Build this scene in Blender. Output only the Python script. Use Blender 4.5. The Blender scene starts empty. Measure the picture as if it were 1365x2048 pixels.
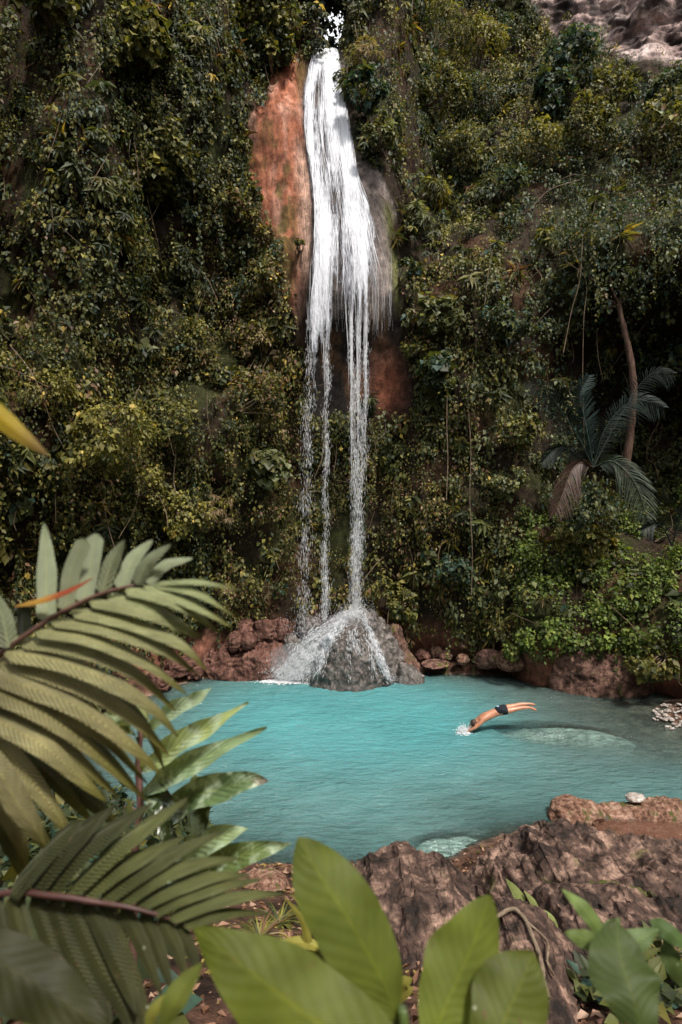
import bpy, bmesh, math, random
import numpy as np
from mathutils import Vector
from mathutils.bvhtree import BVHTree

rng = np.random.default_rng(7)
random.seed(7)
F = 1100.0; CX = 682.5; CY = 1024.0; CZ = 6.6      # focal length and centre in photo pixels, eye height above the pool
scn = bpy.context.scene
col = scn.collection
R_ = math.radians

# ------------------------------------------------------------------ helpers
def W(px, py, Y):
    return np.array([(px - CX) * Y / F, Y, CZ - (py - CY) * Y / F])
def proj(p):
    p = np.asarray(p); Y = np.maximum(p[..., 1], 1e-3)
    return CX + p[..., 0] / Y * F, CY - (p[..., 2] - CZ) / Y * F
def tag(o, label=None, cat=None, group=None, kind=None):
    if label: o['label'] = label
    if cat: o['category'] = cat
    if group: o['group'] = group
    if kind: o['kind'] = kind
    return o
def empty(name, loc=(0, 0, 0)):
    o = bpy.data.objects.new(name, None); o.location = tuple(float(v) for v in loc)
    o.empty_display_size = .2
    col.objects.link(o); return o
def mesh(name, v, f, mat=None, parent=None, colr=None, uv=None, smooth=True, attrs=None):
    """v (N,3), f (M,3) or (M,4) or list of both; vertices are world coordinates"""
    v = np.asarray(v, np.float32)
    if parent is not None:
        v = v - np.array(parent_loc(parent), np.float32)
    me = bpy.data.meshes.new(name)
    fs = f if isinstance(f, list) else [f]
    fs = [np.asarray(a, np.int32) for a in fs if len(a)]
    nl = sum(a.size for a in fs); nf = sum(len(a) for a in fs)
    me.vertices.add(len(v)); me.vertices.foreach_set('co', v.ravel())
    me.loops.add(nl); me.polygons.add(nf)
    loops = np.concatenate([a.ravel() for a in fs])
    sizes = np.concatenate([np.full(len(a), a.shape[1], np.int32) for a in fs])
    me.loops.foreach_set('vertex_index', loops)
    me.polygons.foreach_set('loop_start', np.concatenate([[0], np.cumsum(sizes)[:-1]]).astype(np.int32))
    me.polygons.foreach_set('loop_total', sizes)
    me.polygons.foreach_set('use_smooth', np.full(nf, smooth))
    me.update(calc_edges=True)
    if colr is not None:
        a = me.color_attributes.new('Col', 'FLOAT_COLOR', 'POINT')
        c = np.ones((len(v), 4), np.float32); c[:, :3] = colr
        a.data.foreach_set('color', c.ravel())
    if attrs:
        for k, val in attrs.items():
            a = me.attributes.new(k, 'FLOAT', 'POINT'); a.data.foreach_set('value', np.asarray(val, np.float32))
    if uv is not None:
        l = me.uv_layers.new(name='UVMap'); l.data.foreach_set('uv', np.asarray(uv, np.float32)[loops].ravel())
    me.validate()
    if mat: me.materials.append(mat)
    o = bpy.data.objects.new(name, me); col.objects.link(o)
    if parent is not None: o.parent = parent
    return o
def parent_loc(p):
    l = np.zeros(3)
    while p is not None:
        l = l + np.array(p.location); p = p.parent
    return l
def norm(a):
    return a / np.maximum(np.linalg.norm(a, axis=-1, keepdims=True), 1e-9)
def grid_faces(nu, nv, wrap=False):
    """vertex index = i*nv + j ; i in nu, j in nv"""
    i = np.arange(nu if wrap else nu - 1)[:, None]; j = np.arange(nv - 1)[None]
    a = (i * nv + j); b = (((i + 1) % nu) * nv + j)
    return np.stack([a, b, b + 1, a + 1], -1).reshape(-1, 4)
def hsh(ix, iy, iz, s):
    h = (ix.astype(np.uint32) * np.uint32(374761393) + iy.astype(np.uint32) * np.uint32(668265263)
         + iz.astype(np.uint32) * np.uint32(2147483647) + np.uint32(s * 7919 + 13) * np.uint32(1274126177))
    h = (h ^ (h >> np.uint32(13))) * np.uint32(1274126177); h = h ^ (h >> np.uint32(16))
    h = h * np.uint32(2246822519); h = h ^ (h >> np.uint32(15))
    return (h & np.uint32(0xffffff)).astype(np.float32) / 16777215.0
def vn(p, s=0):
    p = np.asarray(p, np.float64) + 1000.0
    i = np.floor(p).astype(np.int64); f = (p - i); f = f * f * f * (f * (f * 6 - 15) + 10)
    x, y, z = i[..., 0], i[..., 1], i[..., 2]; fx, fy, fz = f[..., 0], f[..., 1], f[..., 2]
    def c(a, b, d): return hsh(x + a, y + b, z + d, s)
    def L(a, b, t): return a + (b - a) * t
    return L(L(L(c(0,0,0), c(1,0,0), fx), L(c(0,1,0), c(1,1,0), fx), fy),
             L(L(c(0,0,1), c(1,0,1), fx), L(c(0,1,1), c(1,1,1), fx), fy), fz) * 2 - 1
def fbm(p, oct=4, s=0, ridged=False, gain=.5):
    p = np.asarray(p, np.float64); a = 1; t = 0; n = 0
    for k in range(oct):
        v = vn(p * (2.03 ** k) + k * 17.3, s + k)
        if ridged: v = 1 - 2 * np.abs(v)
        t = t + a * v; n += a; a *= gain
    return t / n
def sstep(a, b, x):
    t = np.clip((x - a) / (b - a), 0, 1); return t * t * (3 - 2 * t)
def catmull(P, n):
    P = np.asarray(P, float)
    if len(P) == 2: return P[0] + (P[1] - P[0]) * np.linspace(0, 1, n)[:, None]
    Q = np.vstack([2 * P[0] - P[1], P, 2 * P[-1] - P[-2]])
    t = np.linspace(0, len(P) - 1 - 1e-6, n); k = t.astype(int); t = (t - k)[:, None]
    a, b, c, d = Q[k], Q[k + 1], Q[k + 2], Q[k + 3]
    return .5 * (2 * b + (c - a) * t + (2 * a - 5 * b + 4 * c - d) * t ** 2 + (3 * b - a - 3 * c + d) * t ** 3)
def tube(path, rad, n=10, seg=8, bump=0, seed=0):
    """returns verts, faces of a tube with end points closed to the axis"""
    p = catmull(path, n); T = norm(np.gradient(p, axis=0))
    r = np.interp(np.linspace(0, 1, n), np.linspace(0, 1, len(rad)), rad) if hasattr(rad, '__len__') else np.full(n, rad)
    up = np.array([0.13, 0.95, .3]); A = norm(np.cross(T, up)); B = np.cross(T, A)
    a = np.linspace(0, 2 * np.pi, seg, endpoint=False)
    v = p[:, None] + r[:, None, None] * (np.cos(a)[None, :, None] * A[:, None] + np.sin(a)[None, :, None] * B[:, None])
    if bump:
        v = v + ((v - p[:, None]) * fbm(v * (0.6 / max(r.max(), .01)), 3, seed)[..., None] * bump)
    v = v.reshape(-1, 3)
    i = np.arange(n - 1)[:, None]; j = np.arange(seg)[None]; k = (j + 1) % seg
    f = np.stack([i * seg + j, i * seg + k, (i + 1) * seg + k, (i + 1) * seg + j], -1).reshape(-1, 4)
    return v, f
class MB:
    def __init__(s): s.v = []; s.f3 = []; s.f4 = []; s.c = []; s.n = 0
    def add(s, v, f, c=(1, 1, 1)):
        v = np.asarray(v); f = np.asarray(f)
        s.v.append(v); (s.f3 if f.shape[1] == 3 else s.f4).append(f + s.n)
        c = np.asarray(c, float); s.c.append(np.broadcast_to(c, (len(v), 3)) if c.ndim == 1 else c); s.n += len(v)
    def build(s, name, mat, parent=None, **k):
        fs = ([np.concatenate(s.f3)] if s.f3 else []) + ([np.concatenate(s.f4)] if s.f4 else [])
        return mesh(name, np.concatenate(s.v), fs, mat, parent, colr=np.concatenate(s.c), **k)

# ------------------------------------------------------------------ node helpers
def newmat(name):
    m = bpy.data.materials.new(name); m.use_nodes = True
    nt = m.node_tree; nt.nodes.clear()
    out = nt.nodes.new('ShaderNodeOutputMaterial')
    return m, nt, out
def N(nt, t, **k):
    n = nt.nodes.new(t)
    for a, b in k.items():
        if a.startswith('i_'): n.inputs[a[2:].replace('_', ' ')].default_value = b
        else: setattr(n, a, b)
    return n
def noise(nt, scale, detail=4, rough=.6, vec=None, sc=None):
    n = N(nt, 'ShaderNodeTexNoise'); n.inputs['Scale'].default_value = scale
    n.inputs['Detail'].default_value = detail; n.inputs['Roughness'].default_value = rough
    if vec is not None:
        if sc is not None:
            m = N(nt, 'ShaderNodeMapping'); m.inputs['Scale'].default_value = sc; nt.links.new(vec, m.inputs[0]); vec = m.outputs[0]
        nt.links.new(vec, n.inputs['Vector'])
    return n.outputs['Fac']
def ramp(nt, fac, stops, interp='LINEAR'):
    r = N(nt, 'ShaderNodeValToRGB'); r.color_ramp.interpolation = interp
    e = r.color_ramp.elements
    while len(e) < len(stops): e.new(.5)
    for a, (p, c) in zip(e, stops):
        a.position = p; a.color = (*c, 1) if hasattr(c, '__len__') else (c, c, c, 1)
    nt.links.new(fac, r.inputs[0]); return r.outputs[0]
def mixc(nt, fac, a, b, mode='MIX'):
    m = N(nt, 'ShaderNodeMix', data_type='RGBA', blend_type=mode)
    for s, v in ((m.inputs[0], fac), (m.inputs[6], a), (m.inputs[7], b)):
        if hasattr(v, 'is_linked'): nt.links.new(v, s)
        elif hasattr(v, '__len__'): s.default_value = (*v, 1)
        else: s.default_value = v
    return m.outputs[2]
def math_(nt, op, a, b=None, c=None):
    m = N(nt, 'ShaderNodeMath', operation=op)
    for s, v in zip(m.inputs, (a, b, c)):
        if v is None: continue
        if hasattr(v, 'is_linked'): nt.links.new(v, s)
        else: s.default_value = v
    return m.outputs[0]
def bump(nt, h, dist, strength=1, nrm=None):
    b = N(nt, 'ShaderNodeBump'); b.inputs['Strength'].default_value = strength; b.inputs['Distance'].default_value = dist
    nt.links.new(h, b.inputs['Height'])
    if nrm is not None: nt.links.new(nrm, b.inputs['Normal'])
    return b.outputs[0]
def prin(nt, colr, rough=.7, spec=.3, nrm=None):
    p = N(nt, 'ShaderNodeBsdfPrincipled')
    if hasattr(colr, 'is_linked'): nt.links.new(colr, p.inputs['Base Color'])
    else: p.inputs['Base Color'].default_value = (*colr, 1)
    if hasattr(rough, 'is_linked'): nt.links.new(rough, p.inputs['Roughness'])
    else: p.inputs['Roughness'].default_value = rough
    p.inputs['Specular IOR Level'].default_value = spec
    if nrm is not None: nt.links.new(nrm, p.inputs['Normal'])
    return p.outputs[0]
def attr(nt, name):
    return N(nt, 'ShaderNodeAttribute', attribute_name=name)
def objc(nt): return N(nt, 'ShaderNodeTexCoord').outputs['Object']

# ------------------------------------------------------------------ materials
def leaf_mat(name, rough=.55, spec=.28, transl=.3):
    m, nt, out = newmat(name)
    c = attr(nt, 'Col').outputs['Color']
    c2 = mixc(nt, 1.0, c, ramp(nt, noise(nt, 9, 3, .6, objc(nt)), [(.3, .75), (.7, 1.25)]), 'MULTIPLY')
    a = prin(nt, c2, rough, spec)
    t = N(nt, 'ShaderNodeBsdfTranslucent'); nt.links.new(mixc(nt, 1.0, c2, (1.5, 1.5, .7), 'MULTIPLY'), t.inputs[0])
    mx = N(nt, 'ShaderNodeMixShader'); mx.inputs[0].default_value = transl
    nt.links.new(a, mx.inputs[1]); nt.links.new(t.outputs[0], mx.inputs[2]); nt.links.new(mx.outputs[0], out.inputs[0])
    return m
M_leaf = leaf_mat('foliage_leaf')
M_palm = leaf_mat('palm_leaf', .5, .22, .08)

def blade_mat(name, pleats, bumpd, rough=.42, transl=.3, spec=.4, blotch=None, vc=.12):
    """large near leaves: veins and pleats follow the leaf's own UV"""
    m, nt, out = newmat(name)
    uv = N(nt, 'ShaderNodeTexCoord').outputs['UV']
    sp = N(nt, 'ShaderNodeSeparateXYZ'); nt.links.new(uv, sp.inputs[0])
    au = math_(nt, 'ABSOLUTE', math_(nt, 'SUBTRACT', sp.outputs[0], .5))
    ph = math_(nt, 'ADD', math_(nt, 'MULTIPLY', sp.outputs[1], pleats), math_(nt, 'MULTIPLY', au, -5.0))
    wv = math_(nt, 'SINE', math_(nt, 'MULTIPLY', ph, 6.2832))
    c = attr(nt, 'Col').outputs['Color']
    vein = ramp(nt, wv, [(0, 1 - vc), (1, 1 + vc * .6)])
    c2 = mixc(nt, 1.0, c, vein, 'MULTIPLY')
    nz = noise(nt, 14, 5, .6, objc(nt))
    c2 = mixc(nt, 1.0, c2, ramp(nt, nz, [(.3, .78), (.7, 1.22)]), 'MULTIPLY')
    if blotch:
        nb = noise(nt, 22, 3, .55, objc(nt))
        c2 = mixc(nt, ramp(nt, nb, [(.48, 0.0), (.62, .85)]), c2, blotch)
    mid = ramp(nt, au, [(0, 1.0), (.012, 1.0), (.03, 0.0)])
    c2 = mixc(nt, mid, c2, mixc(nt, 1.0, c2, (1.25, 1.2, .9), 'MULTIPLY'))
    # dried spots and a few drops
    spots = ramp(nt, noise(nt, 60, 2, .5, objc(nt)), [(.74, 0.0), (.8, .8)])
    c2 = mixc(nt, spots, c2, (.5, .55, .4))
    brn = ramp(nt, noise(nt, 33, 4, .7, objc(nt)), [(.66, 0.0), (.70, .9)])
    c2 = mixc(nt, brn, c2, (.10, .06, .025))
    h = math_(nt, 'ADD', math_(nt, 'MULTIPLY', wv, .5), math_(nt, 'MULTIPLY', nz, .6))
    nb = bump(nt, h, bumpd, .8)
    a = prin(nt, c2, rough, spec, nb)
    t = N(nt, 'ShaderNodeBsdfTranslucent'); nt.links.new(mixc(nt, 1.0, c2, (1.5, 1.5, .6), 'MULTIPLY'), t.inputs[0])
    mx = N(nt, 'ShaderNodeMixShader'); mx.inputs[0].default_value = transl
    nt.links.new(a, mx.inputs[1]); nt.links.new(t.outputs[0], mx.inputs[2]); nt.links.new(mx.outputs[0], out.inputs[0])
    return m
M_pleat = blade_mat('pleated_frond', 36, .0022, .6, .16, .3, vc=.24)
M_broad = blade_mat('broad_leaf', 12, .0004, .55, .35, .2, vc=.03)
M_glossy = blade_mat('glossy_leaf', 12, .0016, .25, .25, .7, blotch=(.42, .52, .36))
M_stem = blade_mat('plant_stem', 3, .001, .5, .05)

def rock_mat(name, dark, mid, light, sc=1.0, moss=0.0, rough=.8, bd=.03, wet=0):
    m, nt, out = newmat(name)
    o = objc(nt)
    n1 = noise(nt, 1.3 * sc, 8, .68, o); n2 = noise(nt, 6 * sc, 8, .7, o); n3 = noise(nt, 28 * sc, 5, .6, o)
    mus = N(nt, 'ShaderNodeTexVoronoi', feature='DISTANCE_TO_EDGE'); mus.inputs['Scale'].default_value = 2.2 * sc
    mp = N(nt, 'ShaderNodeVectorMath', operation='ADD'); nt.links.new(o, mp.inputs[0])
    cn = N(nt, 'ShaderNodeTexNoise'); cn.inputs['Scale'].default_value = 3 * sc; nt.links.new(o, cn.inputs[0]); nt.links.new(cn.outputs['Color'], mp.inputs[1]); nt.links.new(mp.outputs[0], mus.inputs['Vector'])
    f = math_(nt, 'ADD', math_(nt, 'MULTIPLY', n1, .45), math_(nt, 'MULTIPLY', n2, .55))
    c = ramp(nt, f, [(.42, dark), (.5, mid), (.60, light)])
    c = mixc(nt, 1.0, c, ramp(nt, n3, [(.3, .6), (.7, 1.35)]), 'MULTIPLY')
    crack = ramp(nt, mus.outputs['Distance'], [(0, .35), (.05, 1.0)])
    c = mixc(nt, .6, c, mixc(nt, 1.0, c, crack, 'MULTIPLY'))
    if moss:
        g = N(nt, 'ShaderNodeNewGeometry'); sx = N(nt, 'ShaderNodeSeparateXYZ'); nt.links.new(g.outputs['Normal'], sx.inputs[0])
        mk = math_(nt, 'MULTIPLY', ramp(nt, noise(nt, 1.7 * sc, 5, .65, o), [(.62 - moss * .2, 0.0), (.70 - moss * .2, 1.0)]), ramp(nt, sx.outputs[2], [(-.2, 0.0), (.3, 1.0)]))
        c = mixc(nt, mk, c, mixc(nt, n3, (.03, .035, .008), (.10, .11, .02)))
    h = math_(nt, 'ADD', math_(nt, 'ADD', n2, math_(nt, 'MULTIPLY', n3, .35)), math_(nt, 'MULTIPLY', crack, .25))
    nb = bump(nt, h, bd, 1)
    if wet: rr = ramp(nt, n1, [(.3, .18), (.7, .5)])
    else: rr = rough
    nt.links.new(prin(nt, c, rr, .5 if wet else .25, nb), out.inputs[0])
    return m
M_rock = rock_mat('brown_rock', (.018, .012, .009), (.075, .045, .034), (.31, .20, .15), .75, .2, bd=.035)
M_rock_far = rock_mat('red_brown_rock', (.04, .022, .016), (.15, .08, .06), (.27, .155, .12), .9, .3, bd=.06)
M_rock_red = rock_mat('red_bank_rock', (.035, .016, .011), (.11, .05, .036), (.21, .11, .085), 1.2, .0, bd=.05)
M_rock_wet = rock_mat('wet_grey_rock', (.03, .025, .022), (.095, .08, .072), (.23, .20, .185), 1.1, 0, bd=.05, wet=1)
M_rock_ledge = rock_mat('ledge_rock', (.07, .035, .022), (.22, .115, .075), (.42, .28, .21), 2.0, .35, bd=.04)
M_stone = rock_mat('pale_stone', (.22, .18, .15), (.38, .33, .30), (.55, .52, .48), 4, 0, bd=.01)
M_slab = rock_mat('sunken_rock', (.40, .40, .36), (.62, .61, .56), (.78, .76, .70), 2, 0, bd=.03)

def attr_mat(name, sc, bd, rough=.85, spec=.15):
    m, nt, out = newmat(name); o = objc(nt)
    c = attr(nt, 'Col').outputs['Color']
    n1 = noise(nt, 1.1 * sc, 8, .7, o); n2 = noise(nt, 5 * sc, 7, .7, o, (1, 1, .55)); n3 = noise(nt, 30 * sc, 4, .6, o)
    c = mixc(nt, 1.0, c, ramp(nt, n1, [(.3, .45), (.7, 1.5)]), 'MULTIPLY')
    c = mixc(nt, 1.0, c, ramp(nt, n2, [(.3, .4), (.7, 1.6)]), 'MULTIPLY')
    c = mixc(nt, 1.0, c, ramp(nt, n3, [(.3, .7), (.7, 1.3)]), 'MULTIPLY')
    h = math_(nt, 'ADD', n2, math_(nt, 'MULTIPLY', n3, .4))
    nt.links.new(prin(nt, c, rough, spec, bump(nt, h, bd)), out.inputs[0])
    return m
M_cliff = attr_mat('cliff_soil_and_rock', 1.0, .12)
M_ground = attr_mat('ground_soil', 2.0, .05)

def bark_mat(name, a, b):
    m, nt, out = newmat(name); o = objc(nt)
    n = noise(nt, 9, 6, .7, o, (1, 1, .25)); n2 = noise(nt, 40, 4, .6, o, (1, 1, .4))
    c = mixc(nt, 1.0, ramp(nt, n, [(.35, a), (.65, b)]), ramp(nt, n2, [(.3, .7), (.7, 1.3)]), 'MULTIPLY')
    nt.links.new(prin(nt, c, .85, .15, bump(nt, n, .03)), out.inputs[0]); return m
M_bark = bark_mat('tree_bark', (.10, .062, .045), (.26, .19, .15))
M_bark_shaded = bark_mat('shaded_bark', (.05, .028, .02), (.13, .08, .06))  # tree bark darkened, the shade of the hollow put into its colour
M_bark_moss = bark_mat('mossy_bark', (.05, .04, .015), (.13, .10, .04))
M_vine = bark_mat('vine_stem', (.09, .06, .04), (.22, .17, .12))

# white water: streaks broken up by holes where the rock shows
def fall_mat():
    m, nt, out = newmat('white_water_sheet')
    uv = N(nt, 'ShaderNodeTexCoord').outputs['UV']
    n1 = noise(nt, 1.0, 5, .6, uv, (17, 2.2, 1)); n2 = noise(nt, 1.0, 6, .75, uv, (85, 32, 1)); n3 = noise(nt, 1, 4, .6, uv, (5, .8, 1))
    at = attr(nt, 'dens').outputs['Fac']
    f = math_(nt, 'ADD', math_(nt, 'ADD', math_(nt, 'MULTIPLY', n1, 1.5), math_(nt, 'MULTIPLY', n2, 2.0)), math_(nt, 'MULTIPLY', n3, 1.0))
    f = math_(nt, 'ADD', math_(nt, 'ADD', f, -2.15), math_(nt, 'MULTIPLY', at, .84))
    al = ramp(nt, f, [(.22, 0.0), (.42, .6), (.70, 1.0)])
    h = math_(nt, 'ADD', n1, n2)
    p = prin(nt, ramp(nt, f, [(.35, (.24, .25, .29)), (1.05, (.78, .80, .85))]), .4, .4, bump(nt, h, .10, .8))
    t = N(nt, 'ShaderNodeBsdfTransparent')
    mx = N(nt, 'ShaderNodeMixShader'); nt.links.new(al, mx.inputs[0]); nt.links.new(t.outputs[0], mx.inputs[1]); nt.links.new(p, mx.inputs[2])
    nt.links.new(mx.outputs[0], out.inputs[0]); return m
M_fall = fall_mat()
def spray_mat(name, alpha, c=(.9, .92, .95)):
    m, nt, out = newmat(name)
    p = prin(nt, c, .3, .5)
    tl = N(nt, 'ShaderNodeBsdfTranslucent'); tl.inputs[0].default_value = (*c, 1)
    m1 = N(nt, 'ShaderNodeMixShader'); m1.inputs[0].default_value = .4; nt.links.new(p, m1.inputs[1]); nt.links.new(tl.outputs[0], m1.inputs[2])
    t = N(nt, 'ShaderNodeBsdfTransparent')
    mx = N(nt, 'ShaderNodeMixShader'); mx.inputs[0].default_value = alpha; nt.links.new(t.outputs[0], mx.inputs[1]); nt.links.new(m1.outputs[0], mx.inputs[2])
    nt.links.new(mx.outputs[0], out.inputs[0]); return m
M_spray = spray_mat('spray_drops', .6)
M_foam = spray_mat('foam', .8)
M_fineSpray = spray_mat('fine_spray', .35)

def water_mat():
    m, nt, out = newmat('turquoise_water'); o = objc(nt)
    dep = attr(nt, 'depth').outputs['Fac']
    milk = attr(nt, 'Col').outputs['Color']
    w1 = noise(nt, 1.0, 3, .55, o, (1.1, 2.6, 1)); w2 = noise(nt, 1.0, 4, .6, o, (3.6, 8.5, 1)); w3 = noise(nt, 1, 2, .5, o, (13, 24, 1))
    patch = ramp(nt, noise(nt, .35, 3, .5, o), [(.4, .35), (.62, 1.0)])
    h = math_(nt, 'ADD', math_(nt, 'ADD', math_(nt, 'MULTIPLY', w1, .6), math_(nt, 'MULTIPLY', w2, .42)), math_(nt, 'MULTIPLY', w3, .10))
    h = math_(nt, 'MULTIPLY', h, patch)
    nb = bump(nt, h, .8, 1.0)
    # suspended limestone scatters light inside the water; more of it the deeper the column
    body = N(nt, 'ShaderNodeBsdfDiffuse'); nt.links.new(bump(nt, h, .30, 1.0), body.inputs['Normal']); nt.links.new(milk, body.inputs[0])
    tr = N(nt, 'ShaderNodeBsdfTransparent'); tr.inputs[0].default_value = (.72, .90, .88, 1)
    op = math_(nt, 'SUBTRACT', 1.0, math_(nt, 'POWER', 2.718, math_(nt, 'MULTIPLY', dep, -3.4)))
    mx = N(nt, 'ShaderNodeMixShader'); nt.links.new(op, mx.inputs[0]); nt.links.new(tr.outputs[0], mx.inputs[1]); nt.links.new(body.outputs[0], mx.inputs[2])
    g = N(nt, 'ShaderNodeBsdfGlossy'); g.inputs['Roughness'].default_value = .08; nt.links.new(nb, g.inputs['Normal'])
    fr = N(nt, 'ShaderNodeFresnel'); fr.inputs['IOR'].default_value = 1.33; nt.links.new(nb, fr.inputs['Normal'])
    m2 = N(nt, 'ShaderNodeMixShader'); nt.links.new(fr.outputs[0], m2.inputs[0]); nt.links.new(mx.outputs[0], m2.inputs[1]); nt.links.new(g.outputs[0], m2.inputs[2])
    nt.links.new(m2.outputs[0], out.inputs[0]); return m
M_water = water_mat()
# ------------------------------------------------------------------ the amphitheatre cliff
C0 = np.array([0., 8.])
TH0 = np.radians([-84, -60, -45, -35, -22, -10, 0, 10, 20, 30, 42, 60, 80, 112])
RR0 = np.array([15, 14.6, 14.8, 15.2, 15.9, 15.6, 15.4, 15.7, 16.3, 17.2, 19.2, 20, 19, 17])
FZ = [-3, 0, 3, 8, 12, 13.4, 14.5, 15.6, 18, 20, 24, 27.6, 40]
FR = [15.2, 15.4, 15.6, 15.9, 15.7, 15.3, 14.5, 14.25, 14.5, 14.9, 15.9, 17.2, 17.4]
def g1(x, m, s): return np.exp(-((x - m) / s) ** 2)
def cliffR(th, z):
    d = np.degrees(th); R = np.interp(th, TH0, RR0)
    L = sstep(4, -8, d)                                     # left wall
    R = R + L * (.05 * np.maximum(z - 11, 0) - 1.3 * g1(z, 8.6, 3.0) * sstep(-8, -20, d) + .6 * g1(z, 4.5, 1.6) * sstep(-8, -20, d))
    R = R + 2.2 * g1(d, -49, 5) * sstep(8, 12, z)
    R = R - 1.5 * g1(d, -37, 9) * sstep(9, 15, z) - 1.0 * g1(d, -22, 6) * sstep(16, 22, z) + .9 * g1(d, -29, 4) * sstep(12, 16, z)
    Rt = sstep(4, 16, d)
    R = R + Rt * (.10 * np.maximum(z - 6, 0) + .50 * np.clip(z - 15.5, 0, 19) - .25 * np.clip(z, 0, 3))
    ramp_ = sstep(20, 32, d)
    R = R - ramp_ * 2.4 * sstep(6.5, 1, z)                   # creeper slope above the boulders
    R = R + 7.5 * np.exp(-np.abs((d - 44) / 11) ** 3) * np.exp(-np.abs((z - 10.6) / 3.9) ** 3)             # dark hollow
    R = R - 3.4 * g1(d, 41, 10) * g1(z, 17.5, 2.6)            # overhang above it
    x = R * np.sin(th)
    w = np.exp(-(np.abs(x - .1) / 2.6) ** 3)
    R = R * (1 - w) + np.interp(z, FZ, FR) * w
    # buttress of red earth left of the fall
    R = R - .7 * np.exp(-((x + 3.1) / 1.2) ** 2) * sstep(12, 16, z) * sstep(27, 23, z)
    return R, w
def cliff_pos(th, z):
    th = np.asarray(th, float); z = np.asarray(z, float)
    R, w = cliffR(th, z)
    p = np.stack([C0[0] + R * np.sin(th), C0[1] + R * np.cos(th), z], -1)
    q = p * np.array([1, 1, .8])
    far = sstep(25, 31, R)
    d = 1.5 * fbm(q * .16, 3, 1) + .55 * fbm(q * .55, 3, 5) + (.16 - .05 * far) * fbm(q * 1.7, 4, 9, True) + 1.0 * far * fbm(q * np.array([.5, .5, .8]), 6, 10, True, .6)
    rib = fbm(np.stack([th * 5.5 + .25 * fbm(q * .3, 2, 19), z * .045, 0 * z], -1), 3, 17, True); d = d - 1.25 * rib * sstep(-6, -14, np.degrees(th)) * sstep(7, 12, z) - .8 * rib * sstep(12, 22, np.degrees(th)) * sstep(9, 13, z)
    flute = .22 * fbm(q * np.array([2.4, 2.4, .35]), 3, 15, True) * np.exp(-((p[..., 0] + 2.6) / 1.6) ** 2) * sstep(11, 14, z)
    d = d * (1 - .80 * w) * (1 - .5 * np.exp(-((p[..., 0] + 3) / 1.5) ** 2))
    R2 = R + d - flute
    return np.stack([C0[0] + R2 * np.sin(th), C0[1] + R2 * np.cos(th), z], -1)
def cliff_nrm(th, z):
    e = .02
    a = cliff_pos(th + e, z) - cliff_pos(th - e, z); b = cliff_pos(th, z + .3) - cliff_pos(th, z - .3)
    n = norm(np.cross(a, b)); s = np.sign(np.sum(n[..., :2] * (C0 - cliff_pos(th, z)[..., :2]), -1)); return n * s[..., None]
def ztop(th):
    x = 17.2 * np.sin(th)
    return 46 - 14 * sstep(np.radians(62), np.radians(85), th) - 18.3 * np.exp(-((x + .45) / 1.25) ** 4)

# photo-derived extents of the bare red earth beside the fall, as positions on the cliff face
LB = [(60, 618), (100, 600), (130, 575), (160, 545), (205, 512), (300, 490), (400, 508), (470, 538), (520, 566), (600, 572), (640, 590), (700, 600), (760, 612)]
RBr = [(60, 690), (200, 690), (300, 716), (360, 765), (420, 795), (500, 800), (600, 806), (700, 800), (760, 835), (830, 825), (850, 760), (900, 700)]
LBy = [a for a, b in LB]; LBx = [b for a, b in LB]; RBy = [a for a, b in RBr]; RBx = [b for a, b in RBr]
def bare(p):
    px, py = proj(p)
    n = 24 * fbm(np.stack([px * .028, py * .02, px * 0], -1), 4, 3)
    l = np.interp(py, LBy, LBx); r = np.interp(py, RBy, RBx)
    b = sstep(-9, 9, px + n - l) * sstep(9, -9, px + n - r) * sstep(95, 118, py) * sstep(860, 820, py)
    return b
nu, nz, nb_ = 760, 560, 26
ths = np.radians(np.linspace(-84, 112, nu)); t = np.linspace(0, 1, nz)  # right wall carried on out of view to shade the right side
TH, T_ = np.meshgrid(ths, t, indexing='ij')
Z = -3 + T_ * (ztop(TH) + 3)
V = cliff_pos(TH, Z)
top = V[:, -1]; k = np.linspace(0, 1, nb_ + 1)[1:][None, :, None]
out_ = np.stack([np.sin(ths), np.cos(ths), np.zeros(nu)], -1)[:, None]
back = top[:, None] + out_ * k * 30 + np.array([0, 0, 1.]) * k * 1.2
V = np.concatenate([V, back], 1); nzz = V.shape[1]
VV = V.reshape(-1, 3)
px, py = proj(VV)
B = bare(VV)
c = np.tile(np.array([.030, .021, .013]), (len(VV), 1))
m1 = sstep(-.1, .45, fbm(VV * .5, 3, 21))[:, None]
c = c * (1 - m1) + np.array([.060, .032, .018]) * m1                # brown earth between the plants
m2 = (sstep(.0, .4, fbm(VV * .45, 3, 31)) * .8)[:, None]
c = c * (1 - m2) + np.array([.030, .036, .010]) * m2                # moss
xl = np.interp(py, [105, 200, 300, 400, 500, 620], [622, 604, 612, 622, 622, 612])
xr = np.interp(py, [105, 200, 300, 400, 500, 620], [690, 700, 720, 745, 752, 760])
red = np.array([.34, .125, .07]); pinkred = np.array([.48, .26, .19]); redd = np.array([.13, .05, .03])
mossc = np.array([.088, .072, .022]); grey = np.array([.12, .098, .09]); dk = np.array([.028, .024, .022])
n_a = fbm(VV * np.array([1.6, 1.6, .35]), 4, 41)[:, None]
n_b = fbm(VV * np.array([1.0, 1.0, .22]), 3, 44)[:, None]
L1 = red * (1 - sstep(.0, .5, n_a)) + pinkred * sstep(.0, .5, n_a)
L1 = L1 * (1 - sstep(.05, -.35, n_a)) + redd * sstep(.05, -.35, n_a)
mg = (sstep(-.25, .25, n_b[:, 0] + .8 * fbm(VV * 2.2, 4, 46)) * .9 * np.exp(-((px - 562) / 40) ** 2) * sstep(200, 260, py))[:, None]
L1 = L1 * (1 - mg) + mossc * mg
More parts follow.
